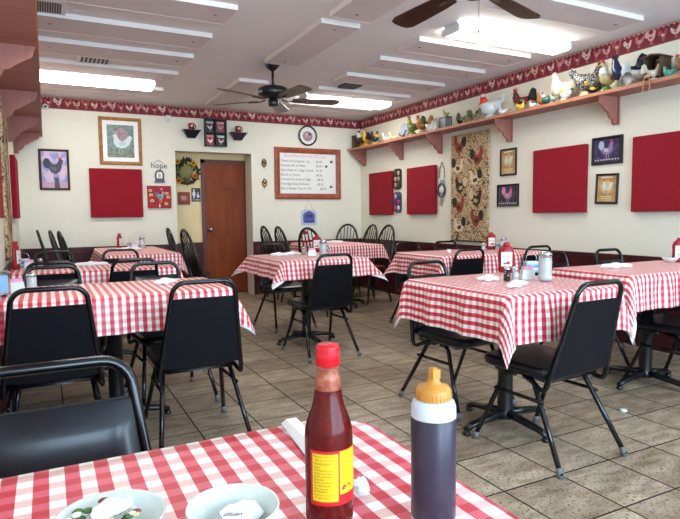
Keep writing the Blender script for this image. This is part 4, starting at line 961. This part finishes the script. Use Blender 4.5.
# whiteboard
t = wthing('menu_whiteboard', 'white handwritten menu board in a wide reddish wooden frame', 'whiteboard', 'B', 3.692, 1.842)
frame_mesh(1.125, .79, .085, M['cherry'], .035).build('frame', t)
b = MB().box((-.49, -.012, -.325), (.49, -.001, .325), M['board']); b.text('Breakfast Served All Day', -.4, .25, .07, -.0135, M['rink'])
rows = [('Turkey & Dumplings - Lg', '$7.95'), ('Pancake Mix w/ Meat', '$6.95'), ('Ham Steak w/ 2 Eggs & Hash', '$7.95'), ('Biscuit w/ Gravy', '$4.25'), ('Chicken Fry Steak w/ Eggs', '$8.95'), ('One Egg Gravy & biscuit', '$5.50'), ('Bacon Burger Fries w/ Tea', '$8.25')]
for i, (a, c) in enumerate(rows):
    b.text(a, -.46, .175-i*.07, .047, -.0135, M['ink'], shear=.1); b.text(c, .13+.02*(i > 3)+.05*(i == 6), .172-i*.07, .047, -.0135, M['ink'], shear=.1)
b.build('board_surface', t)
for x, z in ((.40, .195), (.31, .12), (.39, -.2)): MB().box((x-.018, -.018, z-.018), (x+.018, -.0125, z+.018), cm((50, 52, 54))).build('magnet', t)
# clock
t = wthing('wall_clock', 'round wall clock with black rim and rooster face above the menu board', 'clock', 'B', 3.688, 2.43)
MB().tube([(.145*math.cos(2*PI*i/36), -.02, .145*math.sin(2*PI*i/36)) for i in range(36)], .014, cm(BK, .25), 10, closed=True).build('rim', t)
MB().prism(ngon(0, 0, .142, .142, 36), -.012, -.001, cm((240, 240, 238), .5)).build('face', t)
b = MB(); b.flat(ngon(0, -.01, .085, .08, 24)[::-1], -.0125, cm((176, 130, 136), .5)); bird2d(b, 0, -.06, .11, -.0132, cm((216, 196, 190)), cm((160, 50, 60)), cm((110, 80, 80)), False, True, cm((90, 60, 70)), cm((60, 40, 50)))
for i in range(12): a = PI/6*i; b.box((.118*math.sin(a)-.004, -.014, .118*math.cos(a)-.004), (.118*math.sin(a)+.004, -.0122, .118*math.cos(a)+.004), cm((60, 60, 64)))
b.build('dial_print', t)
MB().tube([(0, -.016, 0), (.045, -.016, .04)], .0025, cm(BK), 5).tube([(0, -.016, 0), (-.02, -.016, -.07)], .002, cm(BK), 5).build('hands', t)
# blue plaque
t = wthing('hanging_plaque', 'blue scalloped plaque hanging on wire below the menu board', 'plaque', 'B', 3.69, 1.165)
MB().prism([(-.13, -.115), (-.11, -.125), (.11, -.125), (.13, -.115), (.135, 0), (.13, .09), (.1, .1), (.07, .12), (-.07, .12), (-.1, .1), (-.13, .09), (-.135, 0)], -.012, -.001, cm((186, 200, 216), .5)).build('backing', t)
b = MB(); b.prism([(-.095, -.09), (.095, -.09), (.1, .04), (.06, .075), (0, .1), (-.06, .075), (-.1, .04)], -.016, -.012, cm((84, 96, 170), .5))
b.flat(ngon(-.025, .02, .02, .026, 10)[::-1], -.0166, cm((40, 40, 90))); b.flat(ngon(.03, .02, .02, .026, 10)[::-1], -.0166, cm((40, 40, 90))); b.box((-.08, -.0175, -.075), (.08, -.016, -.06), cm((50, 56, 120)))
b.build('blue_panel', t); MB().tube([(-.08, -.008, .11), (0, -.005, .26), (.08, -.008, .11)], .002, cm((60, 56, 60)), 5).build('wire_hanger', t)
# recess wall: wreath, red plaque, restroom sign
t = wthing('sunflower_wreath', 'sunflower wreath on the ochre wall left of the brown door', 'wreath', 'H', 1.87, 1.85)
rr = random.Random(5); b = MB()
for i in range(46):
    a = 2*PI*i/46; R_ = .16+rr.uniform(-.045, .03); x, z = R_*math.cos(a), R_*math.sin(a); s = rr.uniform(.03, .045); th = a+rr.uniform(-.9, .9)
    b.add([(x-s*math.cos(th), -.03, z-s*math.sin(th)), (x+s*.4*math.sin(th), -.055, z-s*.4*math.cos(th)), (x+s*math.cos(th), -.03, z+s*math.sin(th)), (x-s*.4*math.sin(th), -.02, z+s*.4*math.cos(th))], [(0, 1, 2, 3)], cm([(50, 70, 40), (70, 84, 48), (44, 40, 34)][i % 3], .7))
b.build('leaves', t)
MB().tube([(.17*math.cos(2*PI*i/24), -.02, .17*math.sin(2*PI*i/24)) for i in range(24)], .02, cm((70, 56, 36), .8), 8, closed=True).build('twig_ring', t)
MB().lathe([(.001, 0), (.125, 0), (.115, .02), (.001, .035)], cm((150, 142, 92), .8), 18, M4=Matrix.Translation((-.02, -.005, .01)) @ Matrix.Rotation(PI/2, 4, 'X')).build('straw_centre', t)
for x, z, s in ((.1, .12, .055), (-.13, .14, .05), (.12, -.06, .05), (-.12, -.13, .055)):
    b = MB()
    for i in range(12):
        a = 2*PI*i/12; ca, sa = math.cos(a), math.sin(a)
        b.add([(x, -.06, z), (x+s*.6*math.cos(a-.22), -.066, z+s*.6*math.sin(a-.22)), (x+s*ca, -.06, z+s*sa), (x+s*.6*math.cos(a+.22), -.066, z+s*.6*math.sin(a+.22))], [(0, 1, 2, 3)], cm((234, 180, 40) if z > 0 else (226, 140, 40), .6))
    b.ell((x, -.064, z), (s*.36, .012, s*.36), cm((96, 60, 30), .7), 10, 5); b.build('sunflower', t)
t = wthing('square_plaque', 'small dusty red square plaque below the sunflower wreath', 'plaque', 'H', 1.826, 1.46)
MB().box((-.088, -.015, -.092), (.088, -.001, .092), cm((150, 62, 56), .6)).build('plate', t); b = MB(); b.flat(ngon(0, 0, .05, .05, 16)[::-1], -.0155, cm((176, 100, 90), .6)); bird2d(b, 0, -.045, .09, -.016, cm((190, 130, 110)), cm((130, 40, 40)), cm((130, 60, 50))); b.build('relief', t)
t = wthing('restroom_sign', 'black restroom sign with white figure beside the door frame', 'sign', 'H', 2.005, 1.515)
MB().box((-.066, -.008, -.1), (.066, -.001, .1), cm((24, 26, 30), .4)).build('plate', t); b = MB(); wc = cm((232, 232, 232), .5)
b.flat(ngon(-.03, .07, .013, .013, 12)[::-1], -.0085, wc); b.flat([(-.045, .05), (-.015, .05), (-.002, -.01), (-.018, -.01), (-.018, -.05), (-.042, -.05), (-.042, -.01), (-.058, -.01)][::-1], -.0085, wc)
b.flat(ngon(.03, .03, .009, .009, 10)[::-1], -.0085, wc); b.flat([(.02, .015), (.04, .015), (.052, -.04), (.01, -.04)][::-1], -.0085, wc); b.text('WOMEN', 0, -.085, .026, -.0085, wc, 'CENTER'); b.build('pictogram', t)

# ------------------------------------------------------------------ foreground table things
def at_px(px, py, z=ZT):
    r_ = cf+cr*((px-340)/FL)-cu*((py-259.5)/FL); k = (z-CAMH)/r_.z; return r_.x*k, r_.y*k
def A(px, py, dd_):
    r_ = cf+cr*((px-340)/FL)-cu*((py-259.5)/FL); return Vector((0, 0, CAMH))+r_*dd_
HS = tuple(A(327.5, 344, .68)[:2])
t = thing('hot_sauce_bottle', 'tall hot sauce bottle with red cap and yellow label', 'bottle', (HS[0], HS[1], ZT), 0)
prof = [(.023, .0), (.028, .004), (.029, .012), (.029, .110), (.0283, .118), (.0262, .127), (.0235, .135), (.0200, .144), (.0178, .153), (.0158, .166), (.0142, .180), (.0126, .190), (.0124, .198)]
gl = mat('sauce_bottle_glass', (250, 240, 234), .03, trans=1, var=0, ior=1.22)
MB().lathe(prof, gl, 40).build('glass_body', t)
liq = mat('red_chilli_sauce', (92, 9, 5), .45, col2=(110, 16, 8), scale=160, spec=.2)
film = mat('orange_sauce_film', (206, 110, 82), .35, col2=(226, 150, 124), scale=120, trans=.35)
MB().lathe([(.021, .004), (.0268, .008), (.0277, .014), (.0277, .110), (.0270, .1175), (.0249, .1265), (.0222, .1345), (.0187, .1435), (.0166, .1525), (.0149, .164), (.001, .1645)], liq, 40).build('sauce', t)
MB().lathe([(.0146, .1655), (.0131, .180), (.0115, .189)], film, 32).build('sauce_film', t)
b = MB(); b.lathe([(.0134, .1935), (.0139, .195), (.0139, .2155), (.0131, .2192), (.001, .2195)], cm((206, 16, 30), .35), 32)
for i in range(32):
    a = 2*PI*i/32; b.tube([(.0139*math.cos(a), .0139*math.sin(a), .195), (.0139*math.cos(a), .0139*math.sin(a), .2155)], .0005, cm((206, 16, 30), .35), 4)
b.build('cap', t)
# label wraps the glass; camera looks towards direction av
av = math.atan2(-HS[1], -HS[0])
def wrap(r_):
    def f(x, y, z): a = av+x/r_; return (r_*math.cos(a)+0*y, r_*math.sin(a), z)
    return f
def patch(mb, x0, x1, z0, z1, r_, m, n=14):
    vs = []; fs = []
    for i in range(n+1):
        a = av+(x0+(x1-x0)*i/n)/r_
        for z in (z0, z1): vs.append((r_*math.cos(a), r_*math.sin(a), z))
    for i in range(n): fs.append((2*i, 2*i+2, 2*i+3, 2*i+1))
    mb.add(vs, fs, m, True)
KL = .0292/.0328
LZ = lambda z: .0995-(.118-z)*.80
def wrap2(r_): 
    f = wrap(r_*KL); return lambda x, y, z: f(x*KL, y, LZ(z))
def patch2(mb, x0, x1, z0, z1, r_, m, n=14): patch(mb, x0*KL, x1*KL, LZ(z0), LZ(z1), r_*KL, m, n)
b = MB(); patch2(b, -.0275, .062, .036, .118, .0329, cm((196, 20, 30), .4), 30)
yel = cm((222, 184, 14), .5); patch2(b, -.0235, .0125, .0425, .1135, .03305, yel); patch2(b, .0145, .058, .052, .1165, .03305, yel)
vs = [wrap2(.0332)(x, 0, z) for x, z in ((.0145, .048), (.0145, .056), (.0175, .058), (.021, .061), (.024, .059), (.03, .062), (.04, .058), (.05, .055), (.05, .048))]
b.add(vs, [tuple(range(9))], cm((60, 50, 150), .4)); vs = [wrap2(.0333)(x, 0, z) for x, z in ((.016, .058), (.021, .0665), (.0245, .062), (.03, .067), (.036, .058))]
b.add(vs, [tuple(range(5))], cm((206, 40, 36), .4))
tx = cm((96, 84, 30), .6); b.text('Mexican Hot Sauce', -.0225, .1085, .0042, 0, tx, wrapf=wrap2(.03315)); b.text('Net 12 fl oz 354 ml', -.019, .1035, .0036, 0, tx, wrapf=wrap2(.03315))
for i, s_ in enumerate(['INGREDIENTS:', 'Water', 'Chili Peppers and', 'Vinegar and Salt', 'Spices and Sodium', 'Benzoate', 'Shake well before', 'use. Refrigerate', 'after opening', 'WARNING:', 'Keep out of reach', 'of small children']):
    b.text(s_, -.0215, .0975-i*.0046, .0038 if i not in (0, 9) else .0042, 0, tx, wrapf=wrap2(.03315))
b.build('label', t)

SQ = tuple(A(433.5, 367, .68)[:2])
t = thing('squeeze_bottle', 'tall squeeze bottle of dark syrup with an ochre nozzle cap', 'bottle', (SQ[0], SQ[1], ZT))
MB().lathe([(.0235, 0), (.0260, .003), (.0268, .0085), (.0252, .012), (.0252, .130), (.0269, .1318), (.0269, .136), (.0266, .144), (.0248, .150), (.0212, .152), (.0208, .156)], mat('hazy_plastic', (206, 212, 220), .3), 40).build('bottle_body', t)
tag(MB().lathe([(.0255, .006), (.0269, .010), (.0269, .1315), (.0262, .1325)], mat('syrup_behind_plastic', (54, 45, 60), .35, var=.08, scale=60, spec=.4), 48).build('syrup_column', t), 'dark purple-brown syrup seen through the bottle wall')
och = mat('ochre_plastic', (196, 132, 52), .4, var=.04)
b = MB(); b.lathe([(.0208, .150), (.0212, .151), (.0208, .163), (.0188, .1675), (.0105, .1705), (.0082, .1725), (.0062, .178), (.0060, .187), (.0045, .190), (.001, .1902)], och, 32)
for i in range(28):
    a = 2*PI*i/28; b.tube([(.0210*math.cos(a), .0210*math.sin(a), .152), (.0206*math.cos(a), .0206*math.sin(a), .1625)], .0006, och, 4)
b.build('nozzle_cap', t)
MB().box((-.0054, -.0064, .177), (.0054, -.0046, .189), och).build('tip_closure', t)

# bowls
def bowl(px, py, zr, r, hgt, label, name='soup_bowl'):
    r_ = cf+cr*((px-340)/FL)-cu*((py-259.5)/FL); k = (zr-CAMH)/r_.z; x, y = r_.x*k, r_.y*k
    t = thing(name, label, 'bowl', (x, y, ZT), 0)
    MB().lathe([(.001, .004), (r*.45, .0), (r*.52, .004), (r*.75, hgt*.4), (r*.97, hgt*.95), (r, hgt), (r*.985, hgt+.002), (r*.95, hgt), (r*.72, hgt*.42), (r*.45, .009), (.001, .008)], M['white'], 48).build('bowl_body', t)
    return (x, y)
bw = bowl(233, 506, .860, .052, .0475, 'white bowl holding crumpled wrappers at the bottom edge, right of the dish')
bl = bowl(110, 516, .848, .061, .0355, 'shallow white dish with salad scraps at the bottom left', 'side_dish')
rr = random.Random(11)
def crumple(name, label, cat, loc, sx, sy, sz, m, seed=0, n=10, rz=0):
    r2 = random.Random(seed); b = MB(); vs = []; K = 7
    for i in range(K+1):
        for j in range(n):
            a = 2*PI*j/n; p = PI*i/K; q = 1+r2.uniform(-.22, .22)
            if i in (0, K): q = 1
            vs.append((sx*math.sin(p)*math.cos(a)*q, sy*math.sin(p)*math.sin(a)*q, max(-sz*.78, sz*-math.cos(p)*q)+sz*.8))
    b.add(vs, [(i*n+j, i*n+(j+1) % n, (i+1)*n+(j+1) % n, (i+1)*n+j) for i in range(K) for j in range(n)], m)
    return tag(b.build(name, None, loc, rz), label, cat)
crumple('crumpled_wrapper', 'folded white paper wrapper inside the right bowl', 'wrapper', (bw[0]+.008, bw[1], ZT+.012), .028, .020, .02, M['paper'], 2, 8, .5)
crumple('crumpled_wrapper', 'small white wrapper leaning in the right bowl, on the left', 'wrapper', (bw[0]-.026, bw[1]-.012, ZT+.02), .018, .014, .012, M['paper'], 5, 7, 1)
tag(MB().tube([(bw[0]-.03, bw[1]+.01, ZT+.022), (bw[0]-.01, bw[1]-.01, ZT+.045), (bw[0]+.0, bw[1]-.03, ZT+.052)], [.006, .003, .0025], M['chrome'], 8, flat=.5).build('teaspoon'), 'metal spoon resting in the right bowl', 'spoon')
sal = MB()
for i in range(90):
    a = rr.uniform(0, 6.28); q = .04*math.sqrt(rr.random()); x, y = bl[0]-.012+q*math.cos(a), bl[1]+q*math.sin(a); s = rr.uniform(.003, .007)
    sal.ell((x, y, ZT+.024+rr.uniform(0, .014)), (s, s*.7, s*.5), cm([(230, 226, 206), (80, 110, 50), (236, 232, 220), (150, 60, 44), (206, 190, 140), (120, 140, 70)][i % 6], .5), 6, 4)
tag(sal.build('salad_scraps'), 'scraps of green, red and white salad in the left dish', 'salad', kind='stuff')
crumple('paper_wrapper', 'white crumpled wrapper lying on the salad scraps', 'wrapper', (bl[0]+.0, bl[1]+.008, ZT+.034), .026, .016, .008, M['paper'], 9, 9, .4)
crumple('straw_wrapper_ball', 'small crumpled white wrapper on the cloth right of the hot sauce', 'wrapper', tuple(at_px(361, 492, ZT))+(ZT,), .010, .015, .011, M['paper'], 4, 9, .3)
# folded napkin behind the hot sauce: a pointed paper fold
p0, p1, p2, p3 = [at_px(x, y, .8125) for x, y in ((281, 424), (316, 470), (330, 452), (296, 418))]
q0, q1 = at_px(286, 419, .825), at_px(322, 452, .835)
b = MB(); b.add([p0+(ZT+.001,), p1+(ZT+.001,), p2+(ZT+.001,), p3+(ZT+.001,), q0+(ZT+.012,), q1+(ZT+.020,)], [(0, 1, 5, 4), (4, 5, 2, 3), (1, 2, 5), (0, 4, 3), (3, 2, 1, 0)], M['paper'])
tag(b.build('paper_napkin'), 'folded white paper napkin behind the hot sauce bottle', 'napkin')

# ------------------------------------------------------------------ condiments on the other tables
def shaker(x, y, label, h=.145, r=.036, lid=M['chrome'], name='sugar_shaker', group='glass sugar shakers'):
    t = thing(name, label, 'sugar shaker' if 'sugar' in name else 'salt shaker', (x, y, ZT), 0, group)
    MB().lathe([(r*.8, 0), (r*.95, .004), (r, .014), (r*.96, h*.8), (r*.9, h*.86)], M['glass'], 20).build('glass_jar', t)
    MB().lathe([(.001, .006), (r*.85, .007), (r*.88, .016), (r*.86, h*.76), (.001, h*.78)], M['sugar'], 18).build('contents', t)
    MB().lathe([(r*.94, h*.84), (r*.98, h*.86), (r*.98, h*.94), (r*.7, h*.99), (.001, h)], lid, 20).build('lid', t)
    return t
def salt(x, y, label, pepper=False):
    t = thing('salt_shaker' if not pepper else 'pepper_shaker', label, 'shaker', (x, y, ZT), 0, 'small glass table shakers'); h, r = .082, .02
    MB().lathe([(r*.8, 0), (r, .006), (r*.85, h*.8)], M['glass'], 12).build('glass_jar', t)
    MB().lathe([(.001, .004), (r*.8, .005), (r*.72, h*.6), (.001, h*.62)], M['sugar'] if not pepper else cm((60, 50, 44), .9), 12).build('contents', t)
    MB().lathe([(r*.9, h*.76), (r*.95, h*.8), (r*.9, h*.92), (.001, h)], M['chrome'], 12).build('lid', t)
def ketchup(x, y, rz, label, h=.18):
    t = thing('ketchup_bottle', label, 'ketchup bottle', (x, y, ZT), rz, 'red ketchup bottles'); red = mat('ketchup_plastic', (150, 12, 26), .3, var=.05)
    MB().lathe([(.028, 0), (.034, .005), (.036, .02), (.034, h*.45), (.036, h*.66), (.030, h*.82), (.017, h*.9), (.016, h*.92)], red, 24, sx=1.4, sy=.62).build('bottle_body', t)
    MB().lathe([(.019, h*.89), (.020, h*.9), (.018, h*1.0), (.001, h*1.005)], cm((176, 20, 32), .3), 16).build('cap', t)
    lb = MB(); lw = .034
    lb.box((-lw, -.0251, h*.2), (lw, -.019, h*.68), cm((236, 232, 226), .4))
    lb.text('Ketchup', 0, h*.5, .016, -.0255, cm((206, 30, 50), .4), 'CENTER', shear=.3)
    lb.flat(ngon(.008, h*.32, .012, .010, 10)[::-1], -.0255, cm((206, 40, 40), .4)); lb.flat(ngon(-.012, h*.3, .01, .006, 8)[::-1], -.0256, cm((70, 140, 80), .4)); lb.build('label', t)
def roll(x, y, rz, label, L=.2):
    b = MB(); b.tube([(-L/2, 0, .014), (-L/2+.02, 0, .016), (0, .003, .018), (L/2-.03, 0, .015), (L/2, .004, .012)], [.010, .017, .02, .018, .014], M['paper'], 10, flat=.75)
    b.box((-.02, -.018, .001), (.012, .018, .036), M['paper'])
    tag(b.build('napkin_roll', None, (x, y, ZT), rz), label, 'napkin roll', 'paper napkin rolls')
def caddy(x, y, label, rz=0):
    t = thing('packet_caddy', label, 'caddy', (x, y, ZT), rz, 'white sweetener packet caddies')
    MB().add([(-.04, -.028, 0), (.04, -.028, 0), (.04, .028, 0), (-.04, .028, 0), (-.032, -.022, .055), (.032, -.022, .055), (.032, .022, .055), (-.032, .022, .055)], [(3, 2, 1, 0), (4, 5, 6, 7), (0, 1, 5, 4), (1, 2, 6, 5), (2, 3, 7, 6), (3, 0, 4, 7)], M['white']).build('holder', t)
    for i, c_ in enumerate(((240, 160, 190), (236, 236, 236), (120, 170, 210), (240, 240, 230))):
        MB().box((-.027, -.016+i*.010, .055), (.027, -.012+i*.010, .074-.003*(i % 2)), cm(c_, .6)).build('packets', t)
def jelly(x, y, label, rz=0):
    t = thing('jelly_rack', label, 'rack', (x, y, ZT), rz, 'chrome wire jelly racks')
    b = MB()
    for s_ in (-1, 1):
        for q in (-1, 1): b.tube([(s_*.04, q*.03, 0), (s_*.04, q*.03, .08)], .0018, M['chrome'], 5)
        for z in (.015, .05): b.tube([(-.04, s_*.03, z), (.04, s_*.03, z)], .0016, M['chrome'], 5)
    b.tube([(-.04, 0, .05), (-.03, 0, .11), (0, 0, .125), (.03, 0, .11), (.04, 0, .05)], .002, M['chrome'], 6); b.build('wire_frame', t)
    for i in range(5): MB().box((-.036, -.026, .006+i*.014), (.036, .026, .018+i*.014), cm([(150, 190, 220), (210, 225, 235), (120, 160, 200)][i % 3], .3)).build('jelly_packet', t)
def on(px, py, z=None):
    global ZT
    ZT = z or ZT; return at_px(px, py, ZT)
ZT = .8125
# nearest right table
shaker(*on(545, 281), 'tall glass sugar shaker with metal lid on the nearest right table', .165, .036)
ketchup(*on(506, 272), -.6, 'red ketchup bottle standing on the nearest right table', .19)
salt(*on(507, 281), 'glass pepper shaker with chrome top at the left of nearest right table condiments', True)
salt(*on(515, 281), 'glass salt shaker beside the white packet holder on nearest right table')
caddy(*on(527, 279), 'white packet caddy between salt and sugar shakers on nearest right table', -.4)
jelly(*on(531, 273), 'chrome rack of blue packets behind the sugar shaker on nearest right table', -.4)
roll(*on(488, 281), 2.3, 'crumpled white napkin roll at left on the nearest right table', .12)
roll(*on(517, 287), .35, 'long white napkin roll lying in front of the shakers on nearest right table', .2)
# right edge table
ketchup(*on(679, 262), -.7, 'red ketchup bottle at the right edge of the photo')
roll(*on(616, 268), -.35, 'white napkin roll on the right edge table', .22)
t = thing('small_bowl', 'small white bowl beside the ketchup on the right edge table', 'bowl', on(670, 262)+(ZT,)); MB().lathe([(.03, 0), (.05, .02), (.058, .035), (.055, .036), (.03, .012), (.001, .01)], M['white'], 20).build('bowl_body', t)
# tapestry table
ketchup(4.16, 4.62, -.5, 'red ketchup bottle on the tapestry table against the wall'); shaker(4.14, 4.42, 'white sugar shaker on the tapestry table', .13, .034); jelly(4.19, 4.52, 'chrome jelly rack between ketchup and sugar on the tapestry table'); salt(3.95, 4.5, 'small salt shaker left of the ketchup on the tapestry table')
roll(*on(449, 253), .8, 'white crumpled napkin roll on the tapestry table', .12)
# middle table
shaker(*on(323, 255), 'sugar shaker on the middle table', .14, .034); caddy(*on(312, 256), 'white packet caddy on the middle table', -.3); ketchup(*on(317, 251), -.5, 'red ketchup bottle behind the packet caddy on the middle table', .17); salt(*on(304, 255), 'small salt shaker at the left of the middle table condiments'); jelly(*on(324, 250.5), 'chrome rack beside the sugar shaker on the middle table')
roll(*on(292, 255), .2, 'napkin roll on the middle table, nearer of two', .18); roll(*on(279, 256), -.3, 'napkin roll on the middle table, farther left of two', .16)
# back right table
ketchup(3.2, 7.3, -.4, 'small red menu-like ketchup bottle on the back right table', .17); roll(3.5, 7.0, 0, 'white napkin roll on the back right table', .25)
# back left table
ZT = .8025
ketchup(.80, 7.55, .9, 'red ketchup bottle on the back left table', .19); shaker(1.06, 7.5, 'sugar shaker on the back left table', .14, .034); salt(.90, 7.52, 'salt shaker beside the ketchup on the back left table'); caddy(.96, 7.42, 'white packet caddy on the back left table'); jelly(.95, 7.62, 'chrome rack between the ketchup and sugar on back left table')
roll(.86, 7.15, 0, 'long napkin roll on the back left table', .3)
# second left table
ZT = .7875
ketchup(-.225, 5.18, 1.25, 'red ketchup bottle on the second left table beside the wall hanging', .22); caddy(-.13, 5.12, 'white caddy with pink packets on the second left table'); salt(-.055, 5.16, 'glass shaker beside pink packets on the second left table'); jelly(-.17, 5.27, 'rack of blue packets beside the ketchup on second left table')
roll(.32, 5.2, 0, 'white napkin roll on the second left table, left of the chair backs', .26)
# front left table
caddy(-.155, 3.55, 'white caddy with pink packets on the front left table'); shaker(-.085, 3.55, 'glass pepper shaker beside pink packets on the front left table', .10, .026, name='pepper_shaker', group='small glass table shakers')
t = thing('napkin_dispenser', 'chrome napkin dispenser at the left edge on the front left table', 'dispenser', (-.222, 3.4, ZT))
MB().box((-.045, -.04, 0), (.045, .04, .13), M['chrome'], bev=.012).build('case', t); MB().box((-.035, -.043, .02), (.035, -.04, .11), cm((140, 184, 222), .4)).build('blue_reflection', t)  # front face coloured blue in place of the chrome's bluish reflection
roll(.62, 3.5, .5, 'white crumpled napkin roll at the right end of the front left table', .16)
tag(MB().lathe([(.001, 0), (.022, 0), (.024, .008), (.016, .014), (.001, .015)], M['white'], 14).build('bottle_cap', None, (3.02, 2.2, 0)), 'small white cap lying on the floor by the right chair', 'cap')
bpy.context.view_layer.update()
